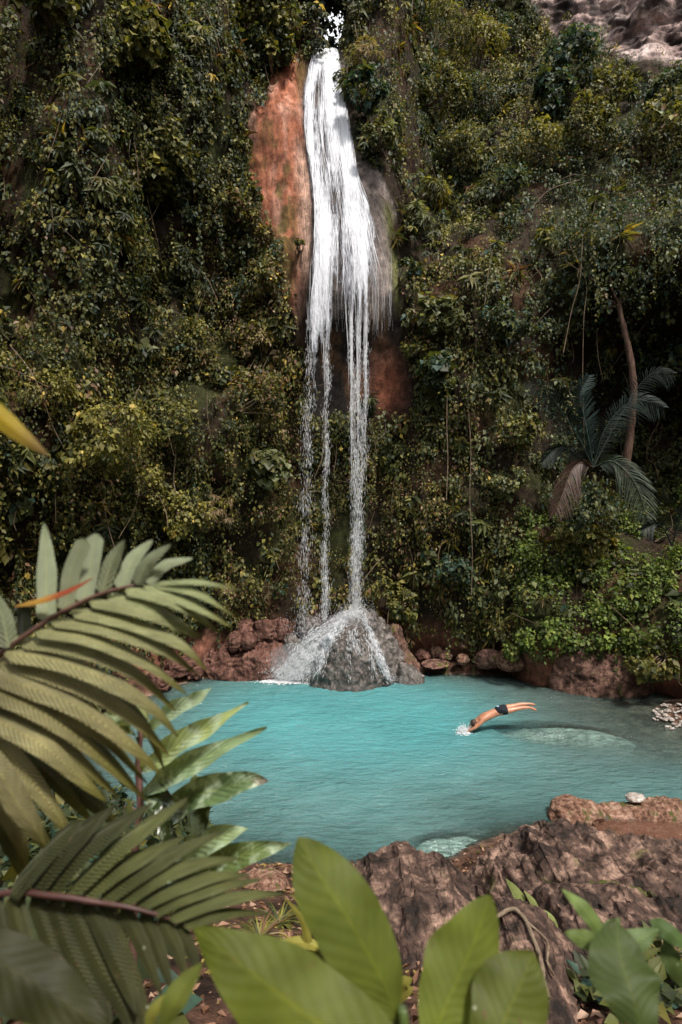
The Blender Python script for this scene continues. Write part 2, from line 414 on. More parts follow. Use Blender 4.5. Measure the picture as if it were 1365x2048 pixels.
ed = (sstep(xl - 34, xl - 8, px) * sstep(250, 330, py) * sstep(570, 520, py))[:, None]
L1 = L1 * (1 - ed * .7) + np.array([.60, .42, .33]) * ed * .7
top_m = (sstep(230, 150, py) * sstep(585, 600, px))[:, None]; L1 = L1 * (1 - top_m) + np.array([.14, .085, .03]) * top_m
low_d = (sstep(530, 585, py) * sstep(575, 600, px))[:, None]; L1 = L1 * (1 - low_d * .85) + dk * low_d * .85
G1 = grey * (1 - sstep(-.2, .4, n_a)) + np.array([.20, .165, .15]) * sstep(-.2, .4, n_a)
mr = (np.exp(-((px - np.interp(py, [380, 500, 650], [770, 790, 798])) / 11) ** 2) * sstep(390, 420, py) * sstep(680, 640, py))[:, None]
G1 = G1 * (1 - mr) + np.array([.085, .088, .030]) * mr
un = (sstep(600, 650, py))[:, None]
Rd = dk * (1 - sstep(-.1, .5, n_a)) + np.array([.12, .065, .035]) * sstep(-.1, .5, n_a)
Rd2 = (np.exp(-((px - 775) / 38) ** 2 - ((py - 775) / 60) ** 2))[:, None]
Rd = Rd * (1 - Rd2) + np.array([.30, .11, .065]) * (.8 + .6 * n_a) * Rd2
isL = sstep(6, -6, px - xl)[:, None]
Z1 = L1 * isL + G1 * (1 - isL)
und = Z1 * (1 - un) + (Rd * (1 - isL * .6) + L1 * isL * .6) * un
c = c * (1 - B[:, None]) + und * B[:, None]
def lime_mask(p):
    d_ = np.degrees(np.arctan2(p[..., 0], p[..., 1] - 8)); zl = np.interp(d_, [22, 24.5, 28, 32, 36.5, 40], [41, 36.6, 35.0, 33.6, 31.4, 31.0])
    return sstep(-.2, .5, p[..., 2] - zl + .5 * fbm(p * .6, 3, 33)) * sstep(21, 23, d_)
lime = lime_mask(VV)[:, None]
nl = fbm(VV * .5, 4, 51)[:, None]
LC = np.array([.30, .215, .195]) * (1 - sstep(-.1, .5, nl)) + np.array([.50, .40, .37]) * sstep(-.1, .5, nl)
LC = LC * (1 - .85 * sstep(-.1, -.4, nl)); crk = fbm(VV * np.array([.5, .5, .8]), 4, 55, True)[:, None]; LC = LC * (1 - .8 * sstep(.35, .6, crk))
c = c * (1 - lime) + LC * lime
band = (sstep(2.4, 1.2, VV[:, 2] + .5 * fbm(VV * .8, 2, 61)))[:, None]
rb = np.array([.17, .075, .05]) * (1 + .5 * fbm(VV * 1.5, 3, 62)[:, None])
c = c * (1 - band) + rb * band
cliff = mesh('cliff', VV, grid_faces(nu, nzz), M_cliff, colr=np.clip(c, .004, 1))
tag(cliff, kind='structure')
cl_bvh = BVHTree.FromPolygons([tuple(v) for v in VV[:, :].reshape(nu, nzz, 3)[::2, ::2].reshape(-1, 3)], [tuple(int(i) for i in f) for f in grid_faces((nu + 1) // 2, (nzz + 1) // 2)])
def hit(px, py, bvh=None, fallback=22.):
    d = Vector(((px - CX) / F, 1.0, -(py - CY) / F)).normalized()
    loc, nn, i, dist = (bvh or cl_bvh).ray_cast(Vector((0, 0, CZ)), d)
    if loc is None: return W(px, py, fallback), np.array([0, -1., 0])
    n = np.array(nn); 
    if n @ np.array(d) > 0: n = -n
    return np.array(loc), n

# ------------------------------------------------------------------ ground, bed and pool
POOL = np.array([(-5.4, 22.0), (-6.6, 20.5), (-7.2, 18.5), (-7.4, 16), (-6.6, 13.4), (-5.2, 12.0), (-3.2, 10.9), (-.9, 10.2), (.6, 10.1), (1.9, 10.4), (3.2, 11.3),
                 (4.6, 11.6), (5.6, 10.7), (8, 10.2), (11.5, 10.0), (13.5, 12.5), (13, 15), (10.6, 16.9), (10.0, 17.6), (10.3, 18.4), (12, 19.5), (11.6, 21.2), (9.3, 21.6), (7, 22.2), (4.2, 22.4), (2, 23.4), (-2.5, 23.6)])
def sdpoly(x, y, P):
    d = np.full(x.shape, 1e9); ins = np.zeros(x.shape, bool)
    for i in range(len(P)):
        a = P[i]; b = P[(i + 1) % len(P)]; e = b - a
        wx = x - a[0]; wy = y - a[1]; h = np.clip((wx * e[0] + wy * e[1]) / (e @ e), 0, 1)
        d = np.minimum(d, np.hypot(wx - e[0] * h, wy - e[1] * h))
        cnd = ((a[1] > y) != (b[1] > y)) & (x < e[0] * (y - a[1]) / (e[1] + 1e-12) + a[0]); ins ^= cnd
    return np.where(ins, d, -d)
def ground_h(x, y):
    s = sdpoly(x, y, POOL)
    p = np.stack([x, y, 0 * x], -1)
    sl = .42 - .34 * sstep(3.5, 9, x) * sstep(11, 15, y)
    dep = np.minimum(np.maximum(s, 0) * sl + .02, 3.2 - 2.0 * sstep(5, 9.5, x))
    near = sstep(15, 11, y)
    o = np.maximum(-s, 0)
    rise = o * (.50 * near + .45 * (1 - near))
    rise = np.where(near > .5, np.minimum(rise, 4.95 - .0 * y), np.minimum(rise, 3))
    rise = rise * (1 - .45 * sstep(1.2, 2.6, x) * sstep(4.5, 6.5, y) * near)
    side = sstep(4.4, 5.2, x) * sstep(12.2, 11.8, y); dep = dep * (1 - side) + np.minimum(dep, .22) * side
    flatR = sstep(9.2, 10.2, x) * sstep(14, 15.5, y) * sstep(20, 19, y)
    rise = rise * (1 - .8 * flatR)
    return np.where(s > 0, -dep, rise) + .10 * fbm(p * 1.1, 4, 71) * (1 - .6 * (s > 0)) + .03 * fbm(p * 6, 3, 72)
gx = np.concatenate([np.linspace(-60, -12, 12)[:-1], np.linspace(-12, 16, 420), np.linspace(16, 60, 12)[1:]])
gy = np.concatenate([np.linspace(-60, -6, 10)[:-1], np.linspace(-6, 27, 520), np.linspace(27, 70, 8)[1:]])
GX, GY = np.meshgrid(gx, gy, indexing='ij'); GZ = ground_h(GX, GY)
gv = np.stack([GX, GY, GZ], -1).reshape(-1, 3)
n1 = fbm(gv * .9, 4, 75)[:, None]; n2 = fbm(gv * 3.5, 3, 76)[:, None]
litter = np.array([.085, .045, .030]) * (1 - sstep(-.2, .4, n1)) + np.array([.16, .085, .055]) * sstep(-.2, .4, n1)
litter = litter * (1 - .7 * sstep(.1, -.3, n2))
bedc = np.array([.14, .10, .075]) * (1 - sstep(-.1, .1, n2)) + np.array([.22, .16, .125]) * sstep(-.1, .1, n2)
redbed = (np.exp(-(((gv[:, 0] - 7.8) / 2.4) ** 4)) * sstep(12.2, 11.8, gv[:, 1]) * sstep(9.5, 10.2, gv[:, 1]))[:, None]
bedc = bedc * (1 - redbed) + np.array([.24, .095, .055]) * redbed
un = sstep(.10, -.05, gv[:, 2])[:, None]
gc = litter * (1 - un) + bedc * un
ground = tag(mesh('ground', gv, grid_faces(len(gx), len(gy)), M_ground, colr=gc), kind='structure')

wx = np.linspace(-9, 15, 520); wy = np.linspace(9, 24.5, 420)
WX, WY = np.meshgrid(wx, wy, indexing='ij')
p2 = np.stack([WX, WY, 0 * WX], -1)
wz = .020 * fbm(p2 * np.array([1.3, 2.6, 1]), 3, 81) + .010 * fbm(p2 * np.array([4, 8, 1]), 2, 83)
fallc = np.exp(-((np.hypot((WX - .1) / 3.2, (WY - 21) / 2.2)) ** 2))
wz = wz * (1 + 1.5 * fallc)
dep = np.maximum(-ground_h(WX, WY), 0)
# the sunken slabs come up almost to the surface
def slab_cover(cx, cy, a, b, rot):
    u = (WX - cx) * math.cos(rot) + (WY - cy) * math.sin(rot); v = -(WX - cx) * math.sin(rot) + (WY - cy) * math.cos(rot)
    r = np.hypot(u / a, v / b) + .12 * fbm(p2 * 2.2, 3, 85)
    return sstep(1.12, .78, r)
SLABS = [(6.75, 16.35, 2.15, 1.0, -.14, .03), (5.1, 17.0, 1.2, .5, -.3, .38), (2.1, 10.95, .95, .5, .2, .04)]
_u = None
def slab_mesh(cx, cy, a, b, rot, top):
    bm = bmesh.new(); bmesh.ops.create_icosphere(bm, subdivisions=6, radius=1); u = np.array([v.co[:] for v in bm.verts]); f = np.array([[v.index for v in f.verts] for f in bm.faces]); bm.free()
    r = 1 + .20 * fbm(u * 1.3 + cx, 3, 7) ; v = u * r[:, None] * np.array([a, b, .75]); v[:, 2] = np.where(v[:, 2] > 0, np.abs(v[:, 2]) ** .55 * .55, v[:, 2])
    v[:, 2] = v[:, 2] - .50 - top + .07 * fbm(v * np.array([2.2, 4.0, 1]), 5, 9, True); v[:, 2] = np.minimum(v[:, 2], -.006 - .02 * (top < .1) + .02 * fbm(v * 5, 2, 3))
    c, s = math.cos(rot), math.sin(rot); return np.stack([cx + v[:, 0] * c - v[:, 1] * s, cy + v[:, 0] * s + v[:, 1] * c, v[:, 2]], -1), f
# nearer the fall the water is bluer and milkier, in the shallows to the right it greys
cy_ = np.array([.070, .255, .270]); mid_ = np.array([.082, .168, .164]); gr_ = np.array([.078, .115, .104])
rr = np.hypot((WX - .4) / 6.2, (WY - 17.8) / 5.2)
a = np.clip(sstep(1.25, .25, rr) + .18 * fbm(p2 * .35, 3, 88), 0, 1)[..., None]
g = (np.clip(sstep(3.2, 8.5, WX) * sstep(12.5, 16.5, WY) + sstep(-3.5, -6.5, WX) * .45, 0, 1))[..., None]
wc = mid_ * (1 - a) + cy_ * a; wc = wc * (1 - g) + gr_ * g
sp_ = (sstep(4.6, 5.4, WX) * sstep(12.0, 11.7, WY))[..., None]; wc = wc * (1 - sp_) + np.array([.19, .085, .055]) * sp_
for sc_ in SLABS:
    pass
wv = np.stack([WX, WY, wz], -1).reshape(-1, 3)
# depth over the slabs measured to their real tops
from_slabs = [slab_mesh(*s_) for s_ in SLABS]
for v_, f_ in from_slabs:
    bv = BVHTree.FromPolygons([tuple(q) for q in v_], [tuple(int(i) for i in q) for q in f_]); x0_, y0_ = v_[:, 0].min(), v_[:, 1].min(); x1_, y1_ = v_[:, 0].max(), v_[:, 1].max()
    for i_ in np.where((wx > x0_) & (wx < x1_))[0]:
        for j_ in np.where((wy > y0_) & (wy < y1_))[0]:
            h_ = bv.ray_cast(Vector((wx[i_], wy[j_], 1)), Vector((0, 0, -1)))[0]
            if h_ is not None: dep[i_, j_] = min(dep[i_, j_], max(-h_.z, .01))
water = tag(mesh('water', wv, grid_faces(520, 420), M_water, colr=wc.reshape(-1, 3), attrs={'depth': dep.ravel()}), kind='structure')

# ------------------------------------------------------------------ leaves
def leaf_arrays(p, d, n, L, w, c, droop=.15, fold=.18, wide=.42):
    d = norm(d); n = norm(n - d * np.sum(n * d, -1, keepdims=True)); s = np.cross(d, n)
    L = L[:, None]; w = w[:, None]
    m = p + d * L * wide
    v = np.stack([p, m + s * w + n * w * fold, p + d * L - n * L * droop, m - s * w + n * w * fold], 1)
    k = len(p); b = np.arange(k)[:, None] * 4
    f = np.concatenate([b + [0, 1, 2], b + [0, 2, 3]], 0)
    return v.reshape(-1, 3), f, np.repeat(c, 4, 0)
DG = (.030, .040, .015); MG = (.070, .078, .020); OL = (.125, .112, .028); YG = (.19, .175, .042); PG = (.15, .165, .085)
BR = (.13, .070, .035); YE = (.40, .29, .06); RD = (.30, .07, .03); BG = (.030, .060, .042); TAN = (.26, .19, .11)
PAL = {'ivy': [(DG, 4), (MG, 4), (OL, 1.4), (YG, .25), (BR, .12), (YE, .05)],
       'dark': [(DG, 5), (MG, 3), (BG, 2), (OL, .5)],
       'carpet': [((.075, .115, .022), 5), ((.13, .17, .03), 3), (DG, 1.2), ((.20, .22, .05), .8)],
       'mossy': [((.085, .078, .022), 4), ((.045, .048, .014), 3), (BR, 1.2), ((.16, .14, .04), 1.2)],
       'vinegreen': [(MG, 4), (OL, 4), (YG, 1.2), (DG, 2)],
       'olive': [(MG, 3), (OL, 4), (YG, 1.4), (PG, .4), (DG, 2), (BR, .3)],
       'brownish': [(OL, 3), (BR, 1.8), (YG, 1.2), (YE, .4), (MG, 2), (DG, 1.5), (TAN, .8)],
       'bright': [(YG, 4), (OL, 3), (MG, 1.5), (YE, .4)],
       'pale': [(PG, 4), (OL, 2), (MG, 2), (DG, 1)],
       'blue': [(BG, 4), (DG, 2), (MG, 1.5), (PG, .4)],
       'cool': [(BG, 2), (DG, 3), (MG, 3), (PG, .5)],
       'straw': [(TAN, 4), (YG, 2), (OL, 2)]}
def pick(pal, n, tone=None):
    P = PAL[pal]; w = np.array([b for a, b in P]); i = rng.choice(len(P), n, p=w / w.sum())
    c = np.array([a for a, b in P])[i] * rng.uniform(.7, 1.35, (n, 1))
    if tone is not None: c = c * tone[:, None]
    return np.clip(c, 0, 1)
def clumps(c, n, r, k, pal, L=.17, asp=.30, mode='ovate', flat=1.0, down=.9, tall=1.25):
    """k leaves on each of the domes c (centre) n (outward) r (radius)"""
    M = len(c); ci = np.repeat(np.arange(M), k)
    if mode == 'whorl': ci = np.repeat(np.arange(M), max(k // 7, 1)); 
    Nn = len(ci); C = c[ci]; Nr = n[ci]; Rr = r[ci][:, None]
    d = rng.normal(size=(Nn, 3)); d = norm(d); s = np.sum(d * Nr, -1, keepdims=True)
    d = np.where(s < -.15, d - 2 * s * Nr, d)
    pos = C + d * Rr * rng.uniform(.35, 1, (Nn, 1)) * np.array([1, 1, tall])
    out = norm(d + Nr * .6)
    tone = rng.uniform(.78, 1.25, M)[ci]
    if mode == 'whorl':
        q = 7; base = np.repeat(pos, q, 0); o = np.repeat(out, q, 0); NN = len(base)
        a = np.tile(np.linspace(-1.25, 1.25, q), Nn) + rng.normal(0, .12, NN)
        dn = np.array([0, 0, -1.]) + rng.normal(0, .18, (NN, 3)); side = norm(np.cross(o, dn))
        dirv = norm(dn * np.cos(a)[:, None] + side * np.sin(a)[:, None] + o * .35)
        nr = norm(o + np.array([0, 0, .5]) + rng.normal(0, .2, (NN, 3)))
        LL = np.repeat(rng.uniform(.7, 1.3, Nn), q) * L * 1.5
        col_ = pick(pal, Nn, tone).repeat(q, 0) * rng.uniform(.9, 1.1, (NN, 1))
        return leaf_arrays(base, dirv, nr, LL, LL * asp * .34, col_, .25)
    dirv = norm(np.array([0, 0, -down]) + out * .45 + rng.normal(0, .42, (Nn, 3)))
    nr = norm(out * .9 + np.array([0, 0, .65]) + rng.normal(0, .45, (Nn, 3)))
    LL = L * rng.uniform(.6, 1.3, Nn) * (.62 + .85 * rng.uniform(0, 1, M) ** 1.6)[ci]; ww = LL * asp * rng.uniform(.8, 1.2, Nn)
    if mode == 'blade':
        LL = LL * 2.4; ww = LL * .045
        dirv = norm(np.array([0, 0, .1]) + out * .8 + rng.normal(0, .5, (Nn, 3)) - np.array([0, 0, .5]))
        return leaf_arrays(pos - out * LL[:, None] * .3, dirv, nr, LL, ww, pick(pal, Nn, tone), .35)
    return leaf_arrays(pos, dirv, nr, LL, ww, pick(pal, Nn, tone))

# ground cover and creepers over the whole cliff: clumps scattered by kind of plant
def region(px, py, s):  # plant kinds whose tones also stand in for light differences between regions
    """species and regional tone of the creeper mat: index into SPEC"""
    q = fbm(np.stack([px * .007, py * .006, px * 0 + s], -1), 3, 91); q2 = rng.uniform(-.25, .25, len(px))
    q = q + q2
    left = px < 640
    r = np.where(left, np.where(py < 620, np.where(q < -.16, 0, np.where(q < .10, 1, np.where(q < .26, 2, 3))), np.where(q < -.05, 3, np.where(q < .18, 4, 0))),
                 np.where(py < 560, np.where(q < -.12, 1, np.where(q < .05, 3, np.where(q < .22, 5, 2))), np.where(q < 0, 0, np.where(q < .2, 6, 4))))
    r = np.where((px > 1020) & (py > 330) & (py < 1030), np.where(q < .15, 7, 6), r)
    r = np.where((px > 1040) & (py > 1020), np.where(q < .32, 8, 0), r)
    r = np.where(left & (px > 430) & (py > 330) & (py < 800) & (q > -.1), 4, r)
    r = np.where((px > 420) & (px < 900) & (py > 980), np.where(q < .16, 9, np.where(q < .26, 3, 4)), r)
    return r
SPEC = [dict(pal='ivy', L=.16, asp=.36, k=42, tall=1.3),
        dict(pal='dark', L=.20, asp=.24, k=40, tall=1.2),
        dict(pal='ivy', L=.22, asp=.5, k=49, mode='whorl'),
        dict(pal='olive', L=.15, asp=.32, k=44),
        dict(pal='brownish', L=.16, asp=.3, k=40),
        dict(pal='bright', L=.14, asp=.34, k=44),
        dict(pal='pale', L=.17, asp=.34, k=36),
        dict(pal='cool', L=.15, asp=.32, k=34),
        dict(pal='carpet', L=.14, asp=.42, k=80, down=.5), dict(pal='mossy', L=.10, asp=.36, k=60)]
def scatter(n, dmin=-.1, dmax=.55, zmax=44):
    th = rng.uniform(np.radians(-64), np.radians(62), n); z = rng.uniform(.8, zmax, n)
    p = cliff_pos(th, z); nr = cliff_nrm(th, z); px, py = proj(p)
    ok = (px > -170) & (px < 1530) & (py > -150) & (py < 1420)
    dens = 1 - bare(p)
    dens = dens * sstep(.9, 2.2, z + .6 * fbm(p * .7, 2, 93))
    gapn = fbm(p * .55, 3, 95)
    dens = dens * np.where(gapn < -.32, .25, 1)
    dens = dens * np.where(lime_mask(p) > .3, .02, 1) * sstep(np.radians(-64), np.radians(-60), th)
    top_notch = z > ztop(th) - .3; dens = np.where(top_notch, 0, dens)
    low = (px > 380) & (px < 900) & (py > 1000); dens = np.where(low, dens * .75, dens)
    ok &= rng.uniform(0, 1, n) < dens
    return p[ok], nr[ok], px[ok], py[ok], th[ok], z[ok]
mats = {'left': MB(), 'right': MB()}
def lay(p, nr, px, py, off, rad, s):
    R = region(px, py, s)
    for i, sp in enumerate(SPEC):
        for side in ('left', 'right'):
            m = (R == i) & ((px < 660) == (side == 'left'))
            if m.sum() == 0: continue
            q = dict(sp)
            far = np.clip(np.linalg.norm(p[m] - np.array([0, 0, CZ]), axis=1) / 22, .8, 1.6)
            v, f, c = clumps(p[m] + nr[m] * off[m][:, None], nr[m], rad[m] * far ** .5, q.pop('k'), q.pop('pal'), **q)
            mats[side].add(v, f, c)
# flat mat close to the rock
p, nr, px, py, th, z = scatter(6200)
lay(p, nr, px, py, rng.uniform(-.05, .12, len(p)), rng.uniform(.28, .5, len(p)), 0)
# standing clumps with hollows between them
p, nr, px, py, th, z = scatter(5600)
q = fbm(p * .62, 3, 97); keep = (q > -.12) & ~((px > 1040) & (py > 1040) & (rng.uniform(0, 1, len(px)) < .2)) & ~((px > 520) & (px < 860) & (py > 880) & (rng.uniform(0, 1, len(px)) < .6))
p, nr, px, py, q = p[keep], nr[keep], px[keep], py[keep], q[keep]
lay(p + np.array([0, 0, .1]), nr, px, py, .2 + .7 * np.clip(q + .1, 0, 1) + rng.uniform(0, .2, len(p)), rng.uniform(.25, .6, len(p)), 3)
# strings of leaves hanging plumb down the wall
p, nr, px, py, th, z = scatter(1500)
keep = ((px < 440) & (rng.uniform(0, 1, len(px)) < .9)) | (rng.uniform(0, 1, len(px)) < .22)
p, nr, px = p[keep], nr[keep], px[keep]
for i in range(len(p)):
    n_ = int(rng.integers(25, 70)); ln = n_ * .055
    o = p[i] + nr[i] * rng.uniform(.5, 1.1)
    tt = np.arange(n_) / n_
    base = o + np.stack([.10 * np.sin(tt * 5 + i), 0 * tt, -tt * ln], -1) + rng.normal(0, .035, (n_, 3))
    dv = norm(np.array([0, 0, -.8]) + rng.normal(0, .5, (n_, 3)) + nr[i] * .2); nn = norm(nr[i] + np.array([0, 0, .5]) + rng.normal(0, .35, (n_, 3)))
    L_ = rng.uniform(.08, .16) * rng.uniform(.8, 1.2, n_)
    v, f, c = leaf_arrays(base, dv, nn, L_, L_ * .36, pick(('ivy', 'vinegreen', 'dark')[i % 3], n_))
    mats['left' if px[i] < 660 else 'right'].add(v, f, c)
# grass blades and dry stalks poking out
p, nr, px, py, th, z = scatter(420)
v, f, c = clumps(p + nr * .2, nr, np.full(len(p), .25), 26, 'brownish', L=.22, mode='blade')
mats['right'].add(v, f, c)
# bare stems, aerial roots and dead stalks tangled in the creepers
p, nr, px, py, th, z = scatter(620)
for i in range(len(p)):
    a = p[i] + nr[i] * rng.uniform(.35, 1.0); ln = rng.uniform(.5, 2.6)
    dv = norm(np.array([0, 0, -1.]) + rng.normal(0, .28 if i % 3 else .9, 3))
    v, f = tube([a, a + dv * ln * .5 + rng.normal(0, .09, 3), a + dv * ln + rng.normal(0, .06, 3) * np.array([1, 1, 0])], [.012, .016, .008], 9, 4)
    mats['left' if px[i] < 660 else 'right'].add(v, f, np.array([.17, .12, .08]) * rng.uniform(.4, 1.3))
# sprays of large drooping blades
p, nr, px, py, th, z = scatter(230)
v, f, c = clumps(p + nr * .45, nr, np.full(len(p), .22), 28, 'ivy', L=.34, asp=.42, mode='whorl'); mats['left'].add(v, f, c)
p, nr, px, py, th, z = scatter(160)
v, f, c = clumps(p + nr * .4, nr, np.full(len(p), .30), 22, 'cool', L=.30, asp=.36); mats['right'].add(v, f, c)
p, nr, px, py, th, z = scatter(120)
v, f, c = clumps(p + nr * .3, nr, np.full(len(p), .25), 16, 'straw', L=.24, asp=.28); mats['right'].add(v, f, c)
tag(mats['left'].build('creeper_foliage', M_leaf), 'dense dark green creeper leaves covering the tall cliff left of the fall', kind='stuff')
tag(mats['right'].build('creeper_foliage', M_leaf), 'creeper leaves covering the slope and the hollow right of the fall', kind='stuff')
# ------------------------------------------------------------------ rocks
def finish_rock(name, v, f, mat, label, cat, group=None, hole=None):
    o = mesh(name, v - v.mean(0), f, mat); o.location = v.mean(0)
    return tag(o, label, cat, group)
def profile_rock(name, outline, Y0, zb, front, back, seed, amp, mat, label, cat='boulder', nu=90, nv=70, freq=1., pw=.75, group=None, lean=0.):
    ol = np.array([W(a, b, Y0) for a, b in outline]); n = len(ol)
    x = np.linspace(ol[0, 0], ol[-1, 0], nu); H = np.interp(x, ol[:, 0], ol[:, 2]) - zb
    Hm = H.max(); H = np.maximum(H, .02); H00 = H.copy()
    e = np.sin(np.linspace(.02, np.pi - .02, nu)) ** .45
    ph = np.linspace(0, np.pi, nv)
    cs = -np.cos(ph); cs = np.sign(cs) * np.abs(cs) ** .8
    D = np.where(cs < 0, front, back)[None] * e[:, None] * (.55 + .45 * (H / Hm)[:, None])
    opx = np.array([a for a, b in outline], float); opy = np.array([b for a, b in outline], float)
    for it in range(5):
        zz = zb + H[:, None] * np.sin(ph)[None] ** pw
        yy = Y0 + cs[None] * D + lean * (zz - zb)
        v = np.stack([np.repeat(x[:, None], nv, 1), yy, zz], -1)
        a = np.gradient(v, axis=0); b = np.gradient(v, axis=1); nr = norm(np.cross(a, b))
        c = np.array([x.mean(), Y0, zb]); nr = nr * np.sign(np.sum(nr * (v - c), -1, keepdims=True))
        if it == 0:
            q = v * freq / max(.3, Hm) ** .4
            d = .55 * fbm(q * 1.2, 4, seed, True) + .40 * fbm(q * np.array([3.2, 3.2, 4.5]), 5, seed + 7, True, .6) + .40 * fbm(q * .8, 2, seed + 3)
            w = np.sin(ph)[None, :, None] ** .5 * .8 + .2
        v = v + nr * (d[..., None] - .3) * amp * w
        if it == 4: break
        vx, vy = proj(v); j = vy.argmin(1); e = vy.min(1) - np.interp(vx[np.arange(nu), j], opx, opy)   # >0: the crest is too low
        Yj = v[np.arange(nu), j, 1]; kk = max(4, nu // 22); e = np.convolve(np.pad(e * Yj / F, kk, 'edge'), np.ones(2 * kk + 1) / (2 * kk + 1), 'valid')
        H = np.clip(H + .8 * e, .05, Hm * 1.6)
    return finish_rock(name, v.reshape(-1, 3), grid_faces(nu, nv), mat, label, cat, group)
_ico = {}
def ico(s):
    if s not in _ico:
        bm = bmesh.new(); bmesh.ops.create_icosphere(bm, subdivisions=s, radius=1)
        _ico[s] = (np.array([v.co[:] for v in bm.verts]), np.array([[v.index for v in f.verts] for f in bm.faces])); bm.free()
    return _ico[s]
def blob_rock(name, c, size, seed, mat, label, cat='rock', sub=5, amp=.22, rot=0, group=None, box=.0, tilt=0):
    u, f = ico(sub); s = np.array(size)
    v = u.copy()
    if box: v = np.sign(v) * np.abs(v) ** (1 - box); v = v / np.maximum(np.abs(v).max(1, keepdims=True) ** .3, .3)
    q = v * 1.1 + seed * 3.7
    d = .9 * fbm(q * .9, 2, seed) + .5 * fbm(q * 2.2, 4, seed + 5, True)
    v = v * (1 + amp * d[:, None]) * s
    cr, sr = math.cos(rot), math.sin(rot); ct, st = math.cos(tilt), math.sin(tilt)
    v = np.stack([v[:, 0] * ct - v[:, 2] * st, v[:, 1], v[:, 0] * st + v[:, 2] * ct], -1)
    v = np.stack([v[:, 0] * cr - v[:, 1] * sr, v[:, 0] * sr + v[:, 1] * cr, v[:, 2]], -1)
    return finish_rock(name, v + np.asarray(c), f, mat, label, cat, group)
def rock_px(name, x0, x1, ytop, ybot, Y, mat, label, seed, cat='rock', depth=.8, **k):
    """rock seen between the given photo extents, standing at distance Y"""
    a = W(x0, ybot, Y); b = W(x1, ytop, Y)
    c = (a + b) / 2; s = ((b[0] - a[0]) / 2, (b[0] - a[0]) / 2 * depth, (b[2] - a[2]) / 2)
    return blob_rock(name, c, s, seed, mat, label, cat, **k)

# the mound the water breaks on
m_back = profile_rock('boulder', [(585, 1345), (605, 1310), (640, 1272), (680, 1238), (705, 1222), (728, 1217), (755, 1226), (780, 1252), (802, 1296), (826, 1345)], 22.0, -.5, 1.0, 1.3, 3, .32, M_rock_wet,
                      'wet grey brown boulder that the falling water lands on, behind the smaller one', nu=160, nv=110, freq=1.6)
m_front = profile_rock('boulder', [(622, 1372), (630, 1330), (642, 1290), (660, 1262), (682, 1244), (704, 1244), (730, 1262), (752, 1294), (774, 1332), (790, 1372)], 21.15, -.4, .9, .7, 11, .30, M_rock_wet,
                       'rounded grey boulder in front of the mound, white water running down both sides', nu=160, nv=110, pw=.8, freq=1.7)
m_red = profile_rock('boulder', [(770, 1345), (777, 1262), (786, 1246), (800, 1250), (812, 1290), (838, 1325), (846, 1345)], 22.3, -.4, .5, .8, 19, .2, M_rock_far,
                     'upright red brown rock leaning on the right side of the wet mound')
m_low = profile_rock('boulder', [(560, 1358), (580, 1325), (605, 1296), (640, 1275), (660, 1270), (680, 1300), (690, 1358)], 21.6, -.5, .6, .6, 23, .18, M_rock_wet,
                     'low sloping wet rock under the white cascade left of the mound')
profile_rock('boulder', [(790, 1352), (800, 1322), (826, 1330), (850, 1352)], 21.4, -.3, .4, .4, 29, .12, M_rock_wet, 'small dark wet rock at the right foot of the mound', 'rock', 50, 40)
# left bank
profile_rock('boulder', [(396, 1352), (420, 1300), (452, 1290), (490, 1295), (520, 1282), (552, 1278), (572, 1300), (580, 1340), (590, 1352)], 22.3, -.4, .9, 1.0, 31, .42, M_rock_red, 'broad red earth coloured rock at the water edge left of the fall', nu=140, freq=1.5)
LBK = [(455, 483, 1266, 1300, 22.0, 'dark round rock resting on the red bank, left of the ball shaped one'), (481, 514, 1266, 1300, 21.9, 'smooth ball shaped red rock on the left bank'),
       (468, 512, 1240, 1276, 22.7, 'angular red rock at the back of the left bank under the creepers'), (513, 552, 1242, 1282, 22.6, 'squared red rock between the angular rock and the wet one'),
       (545, 578, 1240, 1285, 22.7, 'red brown block beside the fine spray left of the mound'), (560, 596, 1268, 1302, 22.9, 'dark wet block in the spray behind the left cascade'),
       (415, 470, 1262, 1300, 23.0, 'flat topped red stone under the overhanging ferns'), (330, 385, 1318, 1352, 21.3, 'pinkish rock on the left shore below the frond tips'),
       (372, 408, 1330, 1356, 21.6, 'small reddish rock at the water edge by the frond tips'), (300, 345, 1345, 1380, 20.4, 'dull red rock on the left shore partly behind fronds'),
       (592, 640, 1232, 1275, 23.2, 'dark wet rock in the spray right behind the cascade')]
for i, (a, b, c_, d_, Y, lb) in enumerate(LBK):
    rock_px('rock', a, b, c_, d_, Y, M_rock_red if i not in (5, 10) else M_rock_wet, lb, 40 + i, sub=5, amp=.16 if i == 1 else .34, rot=i, box=0 if i < 2 else .3)
